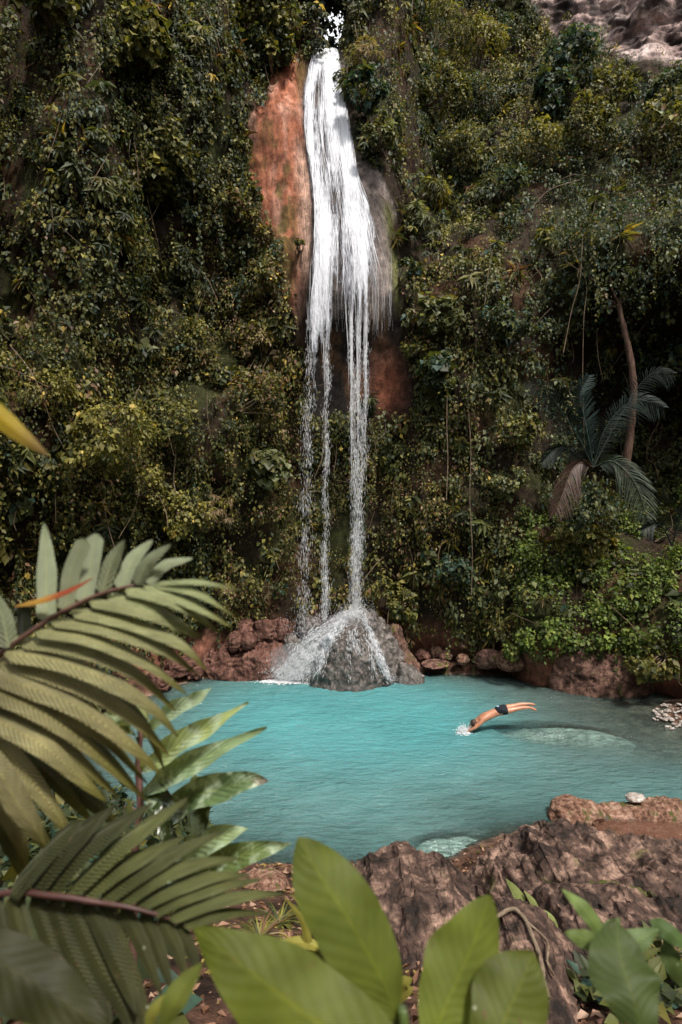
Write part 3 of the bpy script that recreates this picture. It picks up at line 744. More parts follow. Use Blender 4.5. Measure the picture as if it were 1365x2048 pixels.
# right bank
RBK = [(950, 1006, 1300, 1336, 22.0, 'rounded grey pink boulder standing in the water edge', M_rock_far), (990, 1062, 1298, 1342, 21.8, 'larger pink boulder touching the rounded grey pink one', M_rock_ledge),
       (911, 942, 1308, 1328, 22.3, 'small pale rock left of the pink boulders', M_rock_ledge), (830, 862, 1300, 1324, 23.1, 'small broken red rock right of the mound', M_rock_red),
       (858, 884, 1292, 1316, 23.3, 'tilted reddish stone in the rubble right of the mound', M_rock_far), (876, 905, 1302, 1322, 23.0, 'flat brown stone in the rubble right of the mound', M_rock_far),
       (905, 955, 1258, 1304, 23.2, 'dark red block in the bank above the small pale rock', M_rock_far), (935, 1000, 1252, 1300, 23.3, 'wide red earth rock above the rounded grey pink boulder', M_rock_red),
       (985, 1075, 1245, 1302, 23.0, 'red earth ledge rock above the larger pink boulder', M_rock_red), (1068, 1118, 1290, 1342, 21.8, 'dark cleft rock left of the big overhanging boulder', M_rock_far),
       (840, 900, 1322, 1334, 22.4, 'low flat rock barely out of the water right of the mound', M_rock_far)]
for i, (a, b, c_, d_, Y, lb, mt) in enumerate(RBK):
    rock_px('rock', a, b, c_, d_, Y, mt, lb, 60 + i, sub=5, amp=.24, rot=i * .7)
bb = profile_rock('boulder', [(1098, 1345), (1102, 1286), (1130, 1268), (1163, 1256), (1200, 1258), (1232, 1266), (1262, 1286), (1285, 1315), (1300, 1350), (1318, 1378)], 20.8, -.35, 1.3, 1.6, 77, .42, M_rock_far,
                  'big dark brown boulder overhanging the water at the right shore, leaves growing on top', nu=150, nv=100, pw=.6)
# pebbles of the gravel spit
PB = []
k = 0
for i in range(120):
    px_ = rng.uniform(1306, 1400); py_ = rng.uniform(1412, 1458)
    if py_ < 1412 + (px_ - 1306) * -.1 or (px_ < 1330 and py_ > 1445): continue
    Y = 7260 / (py_ - 1024); c_ = W(px_, py_, Y); r = rng.uniform(.04, .105)
    g = ground_h(np.array([c_[0]]), np.array([Y]))[0]
    PB.append((c_[0], Y, g + r * .3 + .04, r))
pm = [None] * 3
for i, (x, y, z, r) in enumerate(PB):
    if i < 3:
        o = pm[i] = blob_rock('pebble', (x, y, z), (r, r * .8, r * .6), 90 + i, M_stone, 'pale rounded pebble of the gravel spit at the right shore', 'pebble', sub=3, amp=.3, group='pale pebbles on the right shore')
    else:
        o = pm[i % 3].copy(); col.objects.link(o); o.location = (x, y, z); o.rotation_euler = (rng.uniform(-.3, .3), rng.uniform(-.3, .3), rng.uniform(0, 6)); s = r / .1; o.scale = (s, s, s * rng.uniform(.7, 1.1))
# ledge with the little red side pool
profile_rock('rock_ledge', [(1138, 1640), (1141, 1606), (1160, 1601), (1190, 1606), (1225, 1603), (1262, 1604), (1290, 1596), (1320, 1592), (1365, 1600), (1420, 1604), (1500, 1640)], 12.1, -.5, .5, .5, 81, .20, M_rock_ledge,
             'low brown rock ledge between the turquoise pool and the red side pool', 'rock ledge', nu=160, nv=60, freq=1.6)
blob_rock('stone', W(1270, 1595, 12.15), (.19, .16, .08), 84, M_stone, 'single whitish stone lying on top of the low rock ledge', 'stone', sub=4, amp=.4)
blob_rock('rock', W(1150, 1628, 11.9), (.55, .45, .30), 86, M_rock_ledge, 'brown rock joining the low ledge to the largest boulder', 'rock', sub=5, amp=.25)
# rocks close to the viewer
profile_rock('boulder', [(900, 1860), (932, 1742), (958, 1716), (1000, 1682), (1050, 1652), (1092, 1638), (1140, 1644), (1190, 1654), (1240, 1668), (1300, 1672), (1365, 1680), (1450, 1700), (1560, 1800)], 7.8, .0, 3.4, .9, 101, .36, M_rock,
             'largest brown boulder on the near right shore, sloping into the pool', nu=300, nv=220, freq=1.5, pw=.62)
profile_rock('boulder', [(1050, 1870), (1072, 1782), (1105, 1764), (1160, 1768), (1210, 1760), (1260, 1770), (1310, 1790), (1380, 1800), (1460, 1860), (1500, 1960)], 5.3, 1.1, 1.3, .7, 111, .24, M_rock,
             'lower pinkish brown boulder in front of the largest one, behind the broad weed', nu=220, nv=140, freq=1.6, pw=.6)
profile_rock('boulder', [(668, 1860), (684, 1756), (700, 1732), (740, 1706), (778, 1690), (800, 1680), (822, 1688), (842, 1704), (876, 1704), (905, 1726), (928, 1752), (962, 1782), (1000, 1850)], 5.6, 1.5, 1.3, .8, 121, .17, M_rock,
             'pointed grey brown boulder with a mossy hollow, centre of the near shore', nu=220, nv=180, freq=1.7, pw=.7)
profile_rock('boulder', [(940, 1900), (975, 1806), (1000, 1794), (1036, 1795), (1077, 1819), (1105, 1848), (1130, 1870), (1172, 1887), (1207, 1921), (1220, 1969), (1240, 2100)], 4.1, 1.9, 1.3, .8, 131, .15, M_rock,
             'dark near boulder with roots over it, right of the pointed boulder', nu=220, nv=180, freq=1.8, pw=.7)
profile_rock('boulder', [(455, 1800), (476, 1760), (500, 1740), (535, 1735), (562, 1742), (578, 1764), (590, 1800)], 8.2, .5, .7, .6, 141, .12, M_rock_ledge,
             'pinkish rounded rock on the near shore beyond the lower frond', nu=90, nv=70)
profile_rock('boulder', [(120, 1700), (170, 1632), (215, 1612), (262, 1610), (300, 1640), (330, 1700)], 11.6, -.2, .8, .8, 151, .15, M_rock_red,
             'reddish rock on the left shore seen between the two fronds', nu=80, nv=60)
# sunken slabs
for (v_, f_), lb in zip(from_slabs, ('wide pale rock slab just under the surface beside the diver', 'dim deeper slab below the diving man', 'pale sunken rock between the pointed boulder and the largest boulder')):
    finish_rock('sunken_slab', v_, f_, M_slab, lb, 'rock slab')

def obj_bvh(objs):
    vs, fs, n = [], [], 0
    for o in objs:
        off = np.array(o.location)
        vs += [tuple(np.array(v.co) + off) for v in o.data.vertices]; fs += [tuple(i + n for i in p.vertices) for p in o.data.polygons]; n = len(vs)
    return BVHTree.FromPolygons(vs, fs)
mound_bvh = obj_bvh([m_back, m_front, m_red, m_low])

# ------------------------------------------------------------------ the waterfall
fall = tag(empty('waterfall', (.1, 22.2, 0)), 'tall thin white waterfall sliding down bare rock then dropping in loose strands', 'waterfall')
YL = [105, 120, 160, 200, 250, 300, 350, 400, 450, 500, 550, 600, 650, 700]
XL = [628, 620, 610, 606, 604, 611, 619, 624, 625, 625, 622, 616, 612, 610]
XR = [676, 680, 686, 691, 699, 708, 719, 734, 749, 762, 774, 785, 787, 787]
def on_face(px, py):
    """point of the rock face seen at px, py"""
    Y = np.full(np.shape(px), 22.5)
    for _ in range(6):
        x = (px - CX) * Y / F; z = CZ - (py - CY) * Y / F; th = np.arctan2(x, Y - 8)
        Y = cliff_pos(th, z)[..., 1]
    return np.stack([(px - CX) * Y / F, Y, CZ - (py - CY) * Y / F], -1), cliff_nrm(np.arctan2(x, Y - 8), z)
def fdens(px, py):
    g = lambda cx, cy, sx, sy: np.exp(-((px - cx) / sx) ** 2 - ((py - cy) / sy) ** 2)
    def stream(xs, s): return np.exp(-((px - np.interp(py, [105, 200, 300, 400, 500, 600, 700], xs)) / s) ** 2)
    d = .38 + .55 * stream([650, 612, 622, 638, 645, 636, 632], 13) + .62 * stream([658, 675, 683, 700, 718, 725, 728], 24) + .3 * stream([645, 660, 660, 655, 660, 655, 655], 14)
    d = d - .75 * g(636, 175, 6, 42) - .6 * g(644, 150, 4, 30) - .5 * g(668, 400, 8, 40) - .45 * g(655, 300, 8, 60) - .5 * g(684, 400, 4, 50) - .35 * g(672, 590, 12, 60)
    d = d - .35 * sstep(738, 765, px) * sstep(360, 400, py) + .25 * stream([676, 690, 700, 728, 760, 780, 784], 4) * sstep(380, 420, py) - .2 * g(760, 560, 12, 50)
    d = d - .4 * g(600, 660, 12, 40)
    lip = np.interp(px, [612, 640, 660, 672, 690, 720, 740, 760, 786], [700, 690, 660, 622, 640, 622, 600, 600, 610])
    jag = 34 * vn(np.stack([px * .16, px * 0, px * 0], -1), 7) + 12 * vn(np.stack([px * .7, py * .01, px * 0], -1), 8)
    return d - .8 * sstep(lip - 70 + jag, lip + 40 + jag, py) - .9 * sstep(lip - 12 + jag, lip + 26 + jag, py), lip
nu_, nv_ = 90, 420
uu = np.linspace(0, 1, nu_)[:, None]; yy = np.linspace(104, 704, nv_)[None]
pxg = np.interp(yy, YL, XL) * (1 - uu) + np.interp(yy, YL, XR) * uu; pyg = yy + 0 * uu
pf, nf = on_face(pxg, pyg)
dn, lip = fdens(pxg, pyg)
ed = np.minimum(uu, 1 - uu) * 2
dn = dn - .5 * sstep(.14, 0, ed)
def hang(p, off):
    """below the lip the water leaves the rock and drops straight"""
    p = p.copy(); k = sstep(20, 15.2, p[..., 2]); Yn = p[..., 1] * (1 - k) + np.minimum(p[..., 1], 22.0 - off) * k
    p[..., 0] *= Yn / p[..., 1]; p[..., 2] = CZ + (p[..., 2] - CZ) * Yn / p[..., 1]; p[..., 1] = Yn; return p
rel = fbm(np.stack([pxg * .09, pyg * .012, 0 * pxg], -1), 3, 171)
pf = pf + nf * (.10 + .10 * np.clip(dn, 0, 1) + .09 * rel)[..., None]; pf = hang(pf, .0)
mesh('cascade', pf.reshape(-1, 3), grid_faces(nu_, nv_), M_fall, fall, uv=np.stack([(pxg - 600) / 180., 1 - (pyg - 104) / 600.], -1).reshape(-1, 2), attrs={'dens': dn.ravel()})
def ribbons(paths, widths, nrm_, seed):
    """paths (K,n,3), widths (K,n)"""
    K, n, _ = paths.shape; T = norm(np.gradient(paths, axis=1)); S = norm(np.cross(T, nrm_))
    v = np.stack([paths - S * widths[..., None], paths + nrm_ * widths[..., None] * .7, paths + S * widths[..., None]], 2).reshape(-1, 3)
    k = np.arange(K)[:, None, None]; i = np.arange(n - 1)[None, :, None]; j = np.arange(2)[None, None]
    a = (k * n + i) * 3 + j
    return v, np.stack([a, a + 1, a + 4, a + 3], -1).reshape(-1, 4)
def ribbon_set(K, y0f, y1f, wmax, off, usel, seed):
    n = 36
    u = usel(K); a = y0f(K); b = y1f(K)
    t = np.linspace(0, 1, n)[None]; py = a[:, None] + (b - a)[:, None] * t
    uw = u[:, None] + .010 * np.sin(py * .05 + u[:, None] * 90) + .012 * fbm(np.stack([py * .02, u[:, None] * 40 + 0 * py, 0 * py], -1), 2, seed)
    px = np.interp(py, YL, XL) * (1 - uw) + np.interp(py, YL, XR) * uw
    p, nn = on_face(px, py); dd, _ = fdens(px, py)
    p = hang(p + nn * off, off * .5)
    w = wmax * rng.uniform(.3, 1, (K, 1)) * np.sin(np.pi * np.clip(t, .02, .98)) ** .6 * (.6 + .5 * fbm(p * 6, 2, seed + 2)) * np.clip(dd + .35, .05, 1.2)
    return ribbons(p, np.maximum(w, .001), nn, seed)
mb = MB()
#mb.add(*ribbon_set(330, lambda k: rng.uniform(104, 560, k), lambda k: 0, .030, .2, lambda k: rng.beta(1.3, 1.3, k), 175) if False else ribbons(np.zeros((1, 2, 3)) + np.array([[[.1, 22.3, 16.]], [[.1, 22.3, 16.]]]).reshape(1, 2, 3) * 1, np.full((1, 2), .001), np.array([0, -1., 0]), 1))
K = 110; y0 = rng.uniform(100, 570, K); y0[:20] = 104; y1 = np.minimum(y0 + rng.uniform(60, 320, K), 660)
mb = MB(); mb.add(*ribbon_set(K, lambda k: y0, lambda k: y1, .020, .20, lambda k: np.clip(rng.beta(1.2, 1.2, k), .03, .97), 177))
mb.build('water_rivulets', M_foam, fall)
# strands let go of the lip
def drops(px, py, Y, ln, w, mat, name, mbx=None):
    n = len(px); p = np.stack([(px - CX) * Y / F, Y, CZ - (py - CY) * Y / F], -1)
    a = rng.uniform(0, 6.28, n); s = np.stack([np.cos(a), np.sin(a), 0 * a], -1); s2 = np.stack([-np.sin(a), np.cos(a), 0 * a], -1)
    up = np.array([0, 0, 1.]) + rng.normal(0, .06, (n, 3)); up = norm(up); L = ln[:, None] / 2; w = w[:, None]
    v = np.stack([p + up * L, p + s * w, p + s2 * w, p - s * w, p - s2 * w, p - up * L * 1.2], 1).reshape(-1, 3)
    b = np.arange(n)[:, None] * 6
    f = np.concatenate([b + q for q in ([0, 1, 2], [0, 2, 3], [0, 3, 4], [0, 4, 1], [5, 2, 1], [5, 3, 2], [5, 4, 3], [5, 1, 4])])
    return v, f
STR = [([620, 640, 700, 800, 1000, 1262], [626, 624, 622, 618, 613, 607], 8, 10, 1100, 'left'), ([640, 700, 800, 1000, 1240], [652, 655, 654, 652, 650], 3.2, 4.0, 1400, 'middle'),
       ([622, 700, 820, 1000, 1230], [702, 703, 708, 711, 709], 2.6, 7, 1350, 'right'), ([622, 700, 820, 1000, 1226], [717, 718, 717, 714, 711], 2.6, 7.5, 1050, 'right'), ([605, 700, 820, 1000, 1226], [733, 733, 730, 720, 714], 2.4, 7.5, 1250, 'right')]
parts = {'left': (MB(), MB()), 'middle': (MB(), MB()), 'right': (MB(), MB())}
for ys, xs, s0, s1, n, kname in STR:
    t = rng.uniform(0, 1, n) ** .85; py = ys[0] + t * (ys[-1] - ys[0]); sg = s0 + (s1 - s0) * t
    knot = fbm(np.stack([py * .025, py * 0 + s0, 0 * py + xs[0]], -1), 3, 181)
    keep = rng.uniform(-.8, .5, n) < knot + .15; py, sg, t = py[keep], sg[keep], t[keep]; n = len(py)
    wob = 2.0 * np.sin(py * .045 + xs[0]) * sstep(0, .2, t)
    px = np.interp(py, ys, xs) + rng.normal(0, 1, n) * sg * .75 + wob
    Y = 22.1 - .25 * t + rng.normal(0, .10, n)
    fine = rng.uniform(0, 1, n) < .35 + .35 * t
    parts[kname][0].add(*drops(px[~fine], py[~fine], Y[~fine], rng.uniform(.06, .26, (~fine).sum()) , rng.uniform(.005, .013, (~fine).sum()), None, ''))
    px2 = np.repeat(px[fine], 3) + rng.normal(0, 3.5, fine.sum() * 3); py2 = np.repeat(py[fine], 3) + rng.normal(0, 8, fine.sum() * 3)
    parts[kname][1].add(*drops(px2, py2, np.repeat(Y[fine], 3), rng.uniform(.05, .22, len(px2)), rng.uniform(.004, .010, len(px2)), None, ''))
# comb of thin strings under the lip
def strings(K, xa, xb, ya, yb, wmax, kname):
    n = 46; x0 = rng.uniform(xa, xb, K); t = np.linspace(0, 1, n)[None]
    _, lip = fdens(x0, x0 * 0 + 600); y0 = lip - 10 - rng.uniform(0, 1, K) ** 1.5 * 110; y1 = rng.uniform(ya, yb, K)
    py = y0[:, None] + (y1 - y0)[:, None] * t
    # strings gather towards the strands
    cen = np.array([624, 654, 703, 717, 732]); near = cen[np.argmin(np.abs(x0[:, None] - cen[None]), 1)]
    px = x0[:, None] + (near - x0)[:, None] * sstep(0, .9, t) * .55 * (x0[:, None] < 745) + 1.3 * fbm(np.stack([py * .035, x0[:, None] + 0 * py, 0 * py], -1), 3, 185) * (.3 + t)
    Y = 22.12 + 0 * px
    p = np.stack([(px - CX) * Y / F, Y, CZ - (py - CY) * Y / F], -1)
    w = wmax * rng.uniform(.35, 1, (K, 1)) * (1 - t) ** .5 * sstep(0, .3, t) * np.clip(.75 + 1.0 * fbm(np.stack([py * .06, x0[:, None] * 3 + 0 * py, 0 * py], -1), 3, 187), .05, 2)
    parts[kname][0].add(*ribbons(p, w + .0008, np.broadcast_to(np.array([0, -1., 0]), p.shape), 1))
strings(24, 613, 645, 690, 780, .014, 'left'); strings(14, 642, 664, 680, 820, .013, 'middle'); strings(26, 690, 742, 660, 820, .013, 'right'); strings(22, 742, 787, 615, 690, .008, 'right')
strings(12, 699, 706, 780, 1000, .022, 'right'); strings(10, 714, 720, 780, 1000, .020, 'right'); strings(10, 729, 736, 780, 960, .020, 'right')
for k_, (a, b) in parts.items():
    s = tag(a.build('falling_strand', M_spray, fall), kind='stuff'); tag(b.build('fine_spray', M_fineSpray, s), kind='stuff')
# cascade over the mound
mb = MB()
def runs(K, pth, spread0, spread1, wmax, jit=2.0):
    n = 30; pth = np.array(pth, float)
    for i in range(K):
        q = catmull(pth, n); t = np.linspace(0, 1, n); a = rng.normal(0, 1)
        tt = np.sort(rng.uniform(0, 1, 2)); 
        if tt[1] - tt[0] < .25: continue
        d = np.gradient(q, axis=0); d = d / np.linalg.norm(d, axis=1, keepdims=True); sn = np.stack([-d[:, 1], d[:, 0]], -1)
        q = q + sn * (a * (spread0 + (spread1 - spread0) * t))[:, None] + jit * np.stack([np.sin(t * rng.uniform(5, 14) + i), np.cos(t * rng.uniform(5, 14) + i)], -1) * t[:, None]
        q = q[(t >= tt[0]) & (t <= tt[1])]
        pts = []; ns = []
        for (x, y) in q:
            h, nn = hit(x, y, mound_bvh, 21.4); pts.append(h + nn * .035); ns.append(nn)
        pts = np.array(pts)[None]; ns = np.array(ns)[None]
        if np.abs(np.diff(pts[0, :, 1])).max() > .8: continue
        pts = pts[0]; ns = ns[0]; T = norm(np.gradient(pts, axis=0)); S = norm(np.cross(T, ns)); k = int(18 * wmax / .03)
        k = int(k * .8) + 1; ii = rng.integers(0, len(pts), k); pp = pts[ii] + S[ii] * rng.normal(0, .05, (k, 1)) + T[ii] * rng.normal(0, .05, (k, 1)) + ns[ii] * rng.uniform(-.02, .07, (k, 1))
        Ld = norm(T[ii] + rng.normal(0, .22, (k, 3))) * rng.uniform(.05, .17, (k, 1)); ww = rng.uniform(.004, .013, (k, 1))
        v = np.stack([pp + Ld, pp + S[ii] * ww, pp + ns[ii] * ww, pp - S[ii] * ww, pp - ns[ii] * ww, pp - Ld], 1).reshape(-1, 3); b = np.arange(k)[:, None] * 6
        mb.add(v, np.concatenate([b + q_ for q_ in ([0, 1, 2], [0, 2, 3], [0, 3, 4], [0, 4, 1], [5, 2, 1], [5, 3, 2], [5, 4, 3], [5, 1, 4])]))
runs(430, [(722, 1220), (690, 1238), (655, 1268), (620, 1305), (588, 1340), (572, 1364)], 1.5, 17, .045)
runs(130, [(722, 1220), (690, 1240), (668, 1268), (645, 1310), (632, 1362)], 1.5, 6, .035)
runs(130, [(640, 1262), (612, 1295), (580, 1335), (550, 1362)], 5, 9, .03)
runs(120, [(722, 1219), (738, 1262), (752, 1298), (766, 1335), (782, 1362)], 1.5, 4, .035)
runs(26, [(716, 1222), (706, 1262), (712, 1290), (722, 1320)], 3, 7, .018)
runs(24, [(722, 1219), (742, 1300), (752, 1360)], 1.5, 4, .015)
runs(12, [(700, 1250), (698, 1300), (699, 1365)], 1.5, 2, .012)
mb.build('mound_cascade', spray_mat('sliding_water', .8), fall)
# spray thrown up at the foot
n = 5200; a = rng.normal(0, 1, n); b = np.abs(rng.normal(0, 1, n))
sx = np.concatenate([580 + a[:2600] * 24, 712 + a[2600:3800] * 16, 780 + a[3800:4300] * 9, 640 + a[4300:] * 36])
sy = np.concatenate([1360 - b[:2600] * 22, 1222 - b[2600:3800] * 12 + rng.uniform(0, 24, 1200), 1362 - b[3800:4300] * 8, 1275 - b[4300:] * 26])
v, f = drops(sx, sy, 21.0 + rng.uniform(-.2, 1.0, n), rng.uniform(.02, .07, n), rng.uniform(.006, .016, n), None, '')
mesh('foot_spray', v, f, M_fineSpray, fall, colr=np.ones((len(v), 3)))
# foam lying on the pool where the water enters
mb = MB()
def foam(cx, cy, sx, sy, n, rmax, z=.03):
    x = cx + rng.normal(0, sx, n); y = cy + rng.normal(0, sy, n) * 1.0; r = rmax * rng.uniform(.25, 1, n) * np.exp(-((x - cx) / sx / 2) ** 2)
    k = 7; a = np.linspace(0, 2 * np.pi, k, endpoint=False)[None] + rng.uniform(0, 1, (n, 1)); rr = r[:, None] * rng.uniform(.6, 1.3, (n, k))
    ring = np.stack([x[:, None] + rr * np.cos(a) * 1.8, y[:, None] + rr * np.sin(a) * .8, np.full((n, k), z)], -1)
    cen = np.stack([x, y, z + r * .5 + .01], -1)[:, None]
    v = np.concatenate([ring, cen], 1).reshape(-1, 3); b = np.arange(n)[:, None] * (k + 1)
    f = np.concatenate([b + [j, (j + 1) % k, k] for j in range(k)]); mb.add(v, f)
def fx(px, py): return ((px - CX) * 7260 / (py - 1024) / F, 7260 / (py - 1024))
x, y = fx(578, 1364); foam(x, y, .60, .13, 900, .06)
x, y = fx(778, 1361); foam(x, y, .28, .09, 200, .045)
x, y = fx(700, 1368); foam(x, y, 1.2, .06, 160, .025)
mb.build('foam_patch', M_foam, fall)

# ------------------------------------------------------------------ shrubs, trees, palms and vines on the walls
def arr(*a): return np.array(a, float)
def shrub(px, py, rpx, pal, label, name='shrub', cat='shrub', L=.17, asp=.34, mode='ovate', sq=.8, k=34, out=.5, dens=1., group=None, down=.7):
    h, n = hit(px, py + rpx * .4); Y = h[1]; r = rpx * Y / F
    root = tag(empty(name, h), label, cat, group)
    ctr = h + n * (out + r * .45) + arr(0, 0, r * .25)
    M = int(max(7, 22 * dens * min(r, 1.6) ** 1.6)); d = norm(rng.normal(size=(M, 3)) + n * .5); 
    c = ctr + d * r * rng.uniform(.35, .95, (M, 1)) * arr(1, .8, sq)
    v, f, cc = clumps(c, norm(d + n * .3 + arr(0, 0, .3)), np.full(M, r * rng.uniform(.24, .38)), k, pal, L=L, asp=asp, mode=mode, down=down)
    mesh('foliage', v, f, M_leaf, root, colr=cc)
    m = MB()
    for j in range(0, M, max(1, M // 9)):
        v, f = tube([h - n * .1, (h + c[j]) / 2 + arr(0, 0, -.1) + rng.normal(0, .1, 3), c[j]], [.035, .022, .01], 8, 5); m.add(v, f)
    m.build('branches', M_vine, root)
    return root
SH = [(505, 925, 42, 'pale', 'grey green shrub with round leaves on the left wall, nearest the falling strands', .24, .55),
      (160, 850, 95, 'bright', 'yellow green shrub spreading over the left wall above the upper frond', .17, .34),
      (60, 790, 60, 'bright', 'yellowish bush at the left edge above the blurred yellow leaf', .16, .34),
      (330, 850, 62, 'vinegreen', 'fresh green rounded shrub left of centre on the bulge of the wall', .13, .5),
      (255, 960, 46, 'bright', 'bright lime green shrub low on the left wall', .13, .4),
      (350, 985, 55, 'bright', 'pale lime shrub with dry stalks just above the frond tips', .15, .4),
      (410, 1010, 45, 'straw', 'straw coloured dry bush above the frond tips', .16, .2),
      (470, 800, 60, 'brownish', 'olive brown shrub with tiered leaves left of the falling strands', .15, .4),
      (420, 700, 50, 'olive', 'olive shrub halfway up the wall between creepers and strands', .16, .3),
      (250, 110, 60, 'vinegreen', 'broad leaved bush near the top of the left cliff', .24, .5),
      (120, 60, 62, 'vinegreen', 'leafy bush in the top left corner of the cliff', .24, .5),
      (345, 270, 48, 'vinegreen', 'bush with drooping light leaves sticking out of the upper left cliff', .24, .45),
      (310, 350, 42, 'vinegreen', 'light green bush just under the drooping one on the left cliff', .2, .45),
      (560, 60, 62, 'olive', 'pale leaved bush hanging over the red earth at the top left of the fall', .24, .42),
      (500, 110, 50, 'dark', 'dark bush beside the pale leaved one above the red earth', .2, .42),
      (545, 140, 30, 'vinegreen', 'small tuft of leaves at the top of the red earth', .2, .4),
      (480, 430, 40, 'brownish', 'yellow brown shrub at the left rim of the red earth', .17, .4),
      (540, 560, 42, 'brownish', 'brownish shrub under the red earth', .16, .4),
      (530, 670, 40, 'straw', 'dry grassy shrub left of the waterfall lip', .2, .25),
      (492, 300, 22, 'olive', 'small bush overlapping the left edge of the red earth', .17, .36), (512, 405, 20, 'vinegreen', 'small hanging tuft on the lower left edge of the red earth', .17, .34), (575, 118, 20, 'vinegreen', 'tuft hanging over the top of the red earth beside the mossy trunk', .2, .4), (600, 500, 9, 'olive', 'tiny fern clinging to the red earth near the water', .14, .3), (548, 470, 16, 'brownish', 'brown tuft on the lower part of the red earth', .16, .3), (800, 560, 22, 'cool', 'tuft overlapping the mossy stripe right of the fall', .17, .34), (822, 700, 24, 'olive', 'leafy tuft right of the small red patch', .17, .34),
      (735, 215, 40, 'blue', 'dark blue green bush right of the upper fall', .22, .45),
      (745, 290, 36, 'pale', 'silvery bush below the blue green one, right of the fall', .2, .45),
      (735, 150, 34, 'straw', 'straw coloured grass tuft above the bushes right of the fall', .2, .2),
      (850, 195, 50, 'vinegreen', 'rounded olive tree shrub on the upper right slope', .18, .35),
      (905, 215, 45, 'dark', 'dark hollow bush on the upper right slope', .18, .35),
      (955, 125, 58, 'bright', 'sunlit yellow green bush high on the right slope', .2, .3),
      (860, 80, 55, 'olive', 'feathery olive bush at the top right of the notch', .18, .2),
      (1022, 70, 42, 'dark', 'dark narrow bush left of the pale rock face', .18, .3),
      (1120, 165, 62, 'blue', 'wide dark green shrub below the pale rock face', .2, .45),
      (1085, 225, 48, 'blue', 'glossy leaved bush under the wide shrub at upper right', .24, .55),
      (1225, 215, 52, 'olive', 'reddish tipped bush at the upper right edge', .19, .4),
      (1335, 205, 48, 'dark', 'dark bush in front of the pale rock at the right edge', .2, .4),
      (1320, 300, 70, 'olive', 'broad olive crown overhanging the dark hollow at the right edge', .2, .4),
      (1150, 290, 66, 'olive', 'golden green bush overhanging the dark hollow', .18, .4),
      (1050, 330, 50, 'bright', 'yellow green bush on the ridge that runs down to the hollow', .16, .35),
      (830, 400, 34, 'bright', 'bright fern like tuft right of the fall', .3, .18),
      (815, 460, 30, 'pale', 'pale fern tuft below the bright one right of the fall', .26, .2),
      (920, 330, 50, 'olive', 'olive shrub in the middle of the right slope', .17, .35),
      (985, 400, 45, 'cool', 'cool green shrub above the dark part of the right wall', .18, .35),
      (885, 640, 46, 'pale', 'pale round leaved shrub right of the waterfall lip', .26, .6),
      (905, 745, 40, 'cool', 'round leaved shrub hanging below the pale one', .26, .6),
      (1000, 640, 50, 'cool', 'cool green tiered shrub left of the dark hollow', .2, .35),
      (1040, 860, 46, 'olive', 'lit leafy shrub on the rim of the dark hollow', .19, .35),
      (1010, 950, 40, 'pale', 'small pale shrub low on the right wall', .17, .35),
      (745, 800, 26, 'dark', 'small dark fern tuft at the right side of the strands', .22, .2),
      (1310, 680, 55, 'cool', 'dim bush right of the bare trunk in the hollow', .2, .35),
      (905, 1130, 42, 'blue', 'dark green bush on the bank right of the mound', .2, .4),
      (820, 1180, 44, 'vinegreen', 'fresh green bush directly right of the mound', .19, .36),
      (1140, 1080, 60, 'bright', 'bright creeper hump on the slope above the big boulder', .2, .45),
      (1330, 1290, 50, 'vinegreen', 'green bush right of the big overhanging boulder', .17, .45),
      (420, 1190, 40, 'dark', 'dark fern bush under the overhang at the left bank', .18, .3)]
for (a, b, r, pal, lb, L, asp) in SH:
    shrub(a, b, r, pal, lb, L=L, asp=asp, mode='whorl' if asp < .22 else 'ovate', k=40)

# trees at the notch, with the sky hole between them
def tree(base, top, crown_c, crown_r, pal, label, mat=None, tr=.2, M=40, k=40, L=.22, name='tree', nb=6, cat='tree'):
    base = np.array(base, float); top = np.array(top, float)
    root = tag(empty(name, base), label, cat)
    mid = (base + top) / 2 + rng.normal(0, .12, 3) * arr(1, 1, 0)
    v, f = tube([base - arr(0, 0, .4), mid, top], [tr * 1.25, tr, tr * .75], 24, 12, .25, 3)
    t_ = mesh('trunk', v, f, mat or M_bark, root)
    if crown_c is None: return root
    m = MB(); cs = []
    for i in range(M):
        cc = np.array(crown_c[i % len(crown_c)]); rr = crown_r[i % len(crown_r)]
        d = norm(rng.normal(size=3)); cs.append(cc + d * rr * rng.uniform(.3, 1) * arr(1, 1, .8))
    cs = np.array(cs)
    for i in range(nb):
        q = cs[rng.integers(M)]; v, f = tube([top, (top + q) / 2 + rng.normal(0, .2, 3), q], [tr * .5, tr * .3, .03], 10, 6); m.add(v, f)
    m.build('branch', mat or M_bark, t_)
    v, f, c = clumps(cs, norm(cs - np.mean(cs, 0) + arr(0, -.5, .5)), rng.uniform(.35, .7, M), k, pal, L=L, asp=.34)
    mesh('crown', v, f, M_leaf, root, colr=c); return root
def cw(px, py, Y): return tuple(W(px, py, Y))
tree(cw(610, 125, 26.0), cw(604, -60, 26.0), [cw(590, -60, 26), cw(630, -90, 26.3)], [1.1, .9], 'dark', 'mossy trunk rising at the left side of the notch above the fall', M_bark_moss, .26, 26)
tree(cw(700, 118, 31), cw(706, 10, 31), [cw(718, 60, 31), cw(716, 28, 31.5), cw(708, 88, 31), cw(765, 70, 32), cw(715, 5, 31), cw(700, -20, 31), cw(760, 10, 32)], [1.0, 1.2, 1.1, .7], 'dark', 'dark tree just right of the sky gap above the fall', None, .16, 90, 44)
tree(cw(622, 118, 30), cw(624, 20, 30), [cw(636, 88, 30), cw(640, 60, 30), cw(634, 28, 30), cw(650, 6, 30), cw(670, 2, 30.5), cw(692, 8, 30), cw(668, 98, 29.5)], [.50, .52, .55, .62, .55, .55, .34], 'dark', 'dark tree just left of the sky gap above the fall', None, .13, 98, 60)
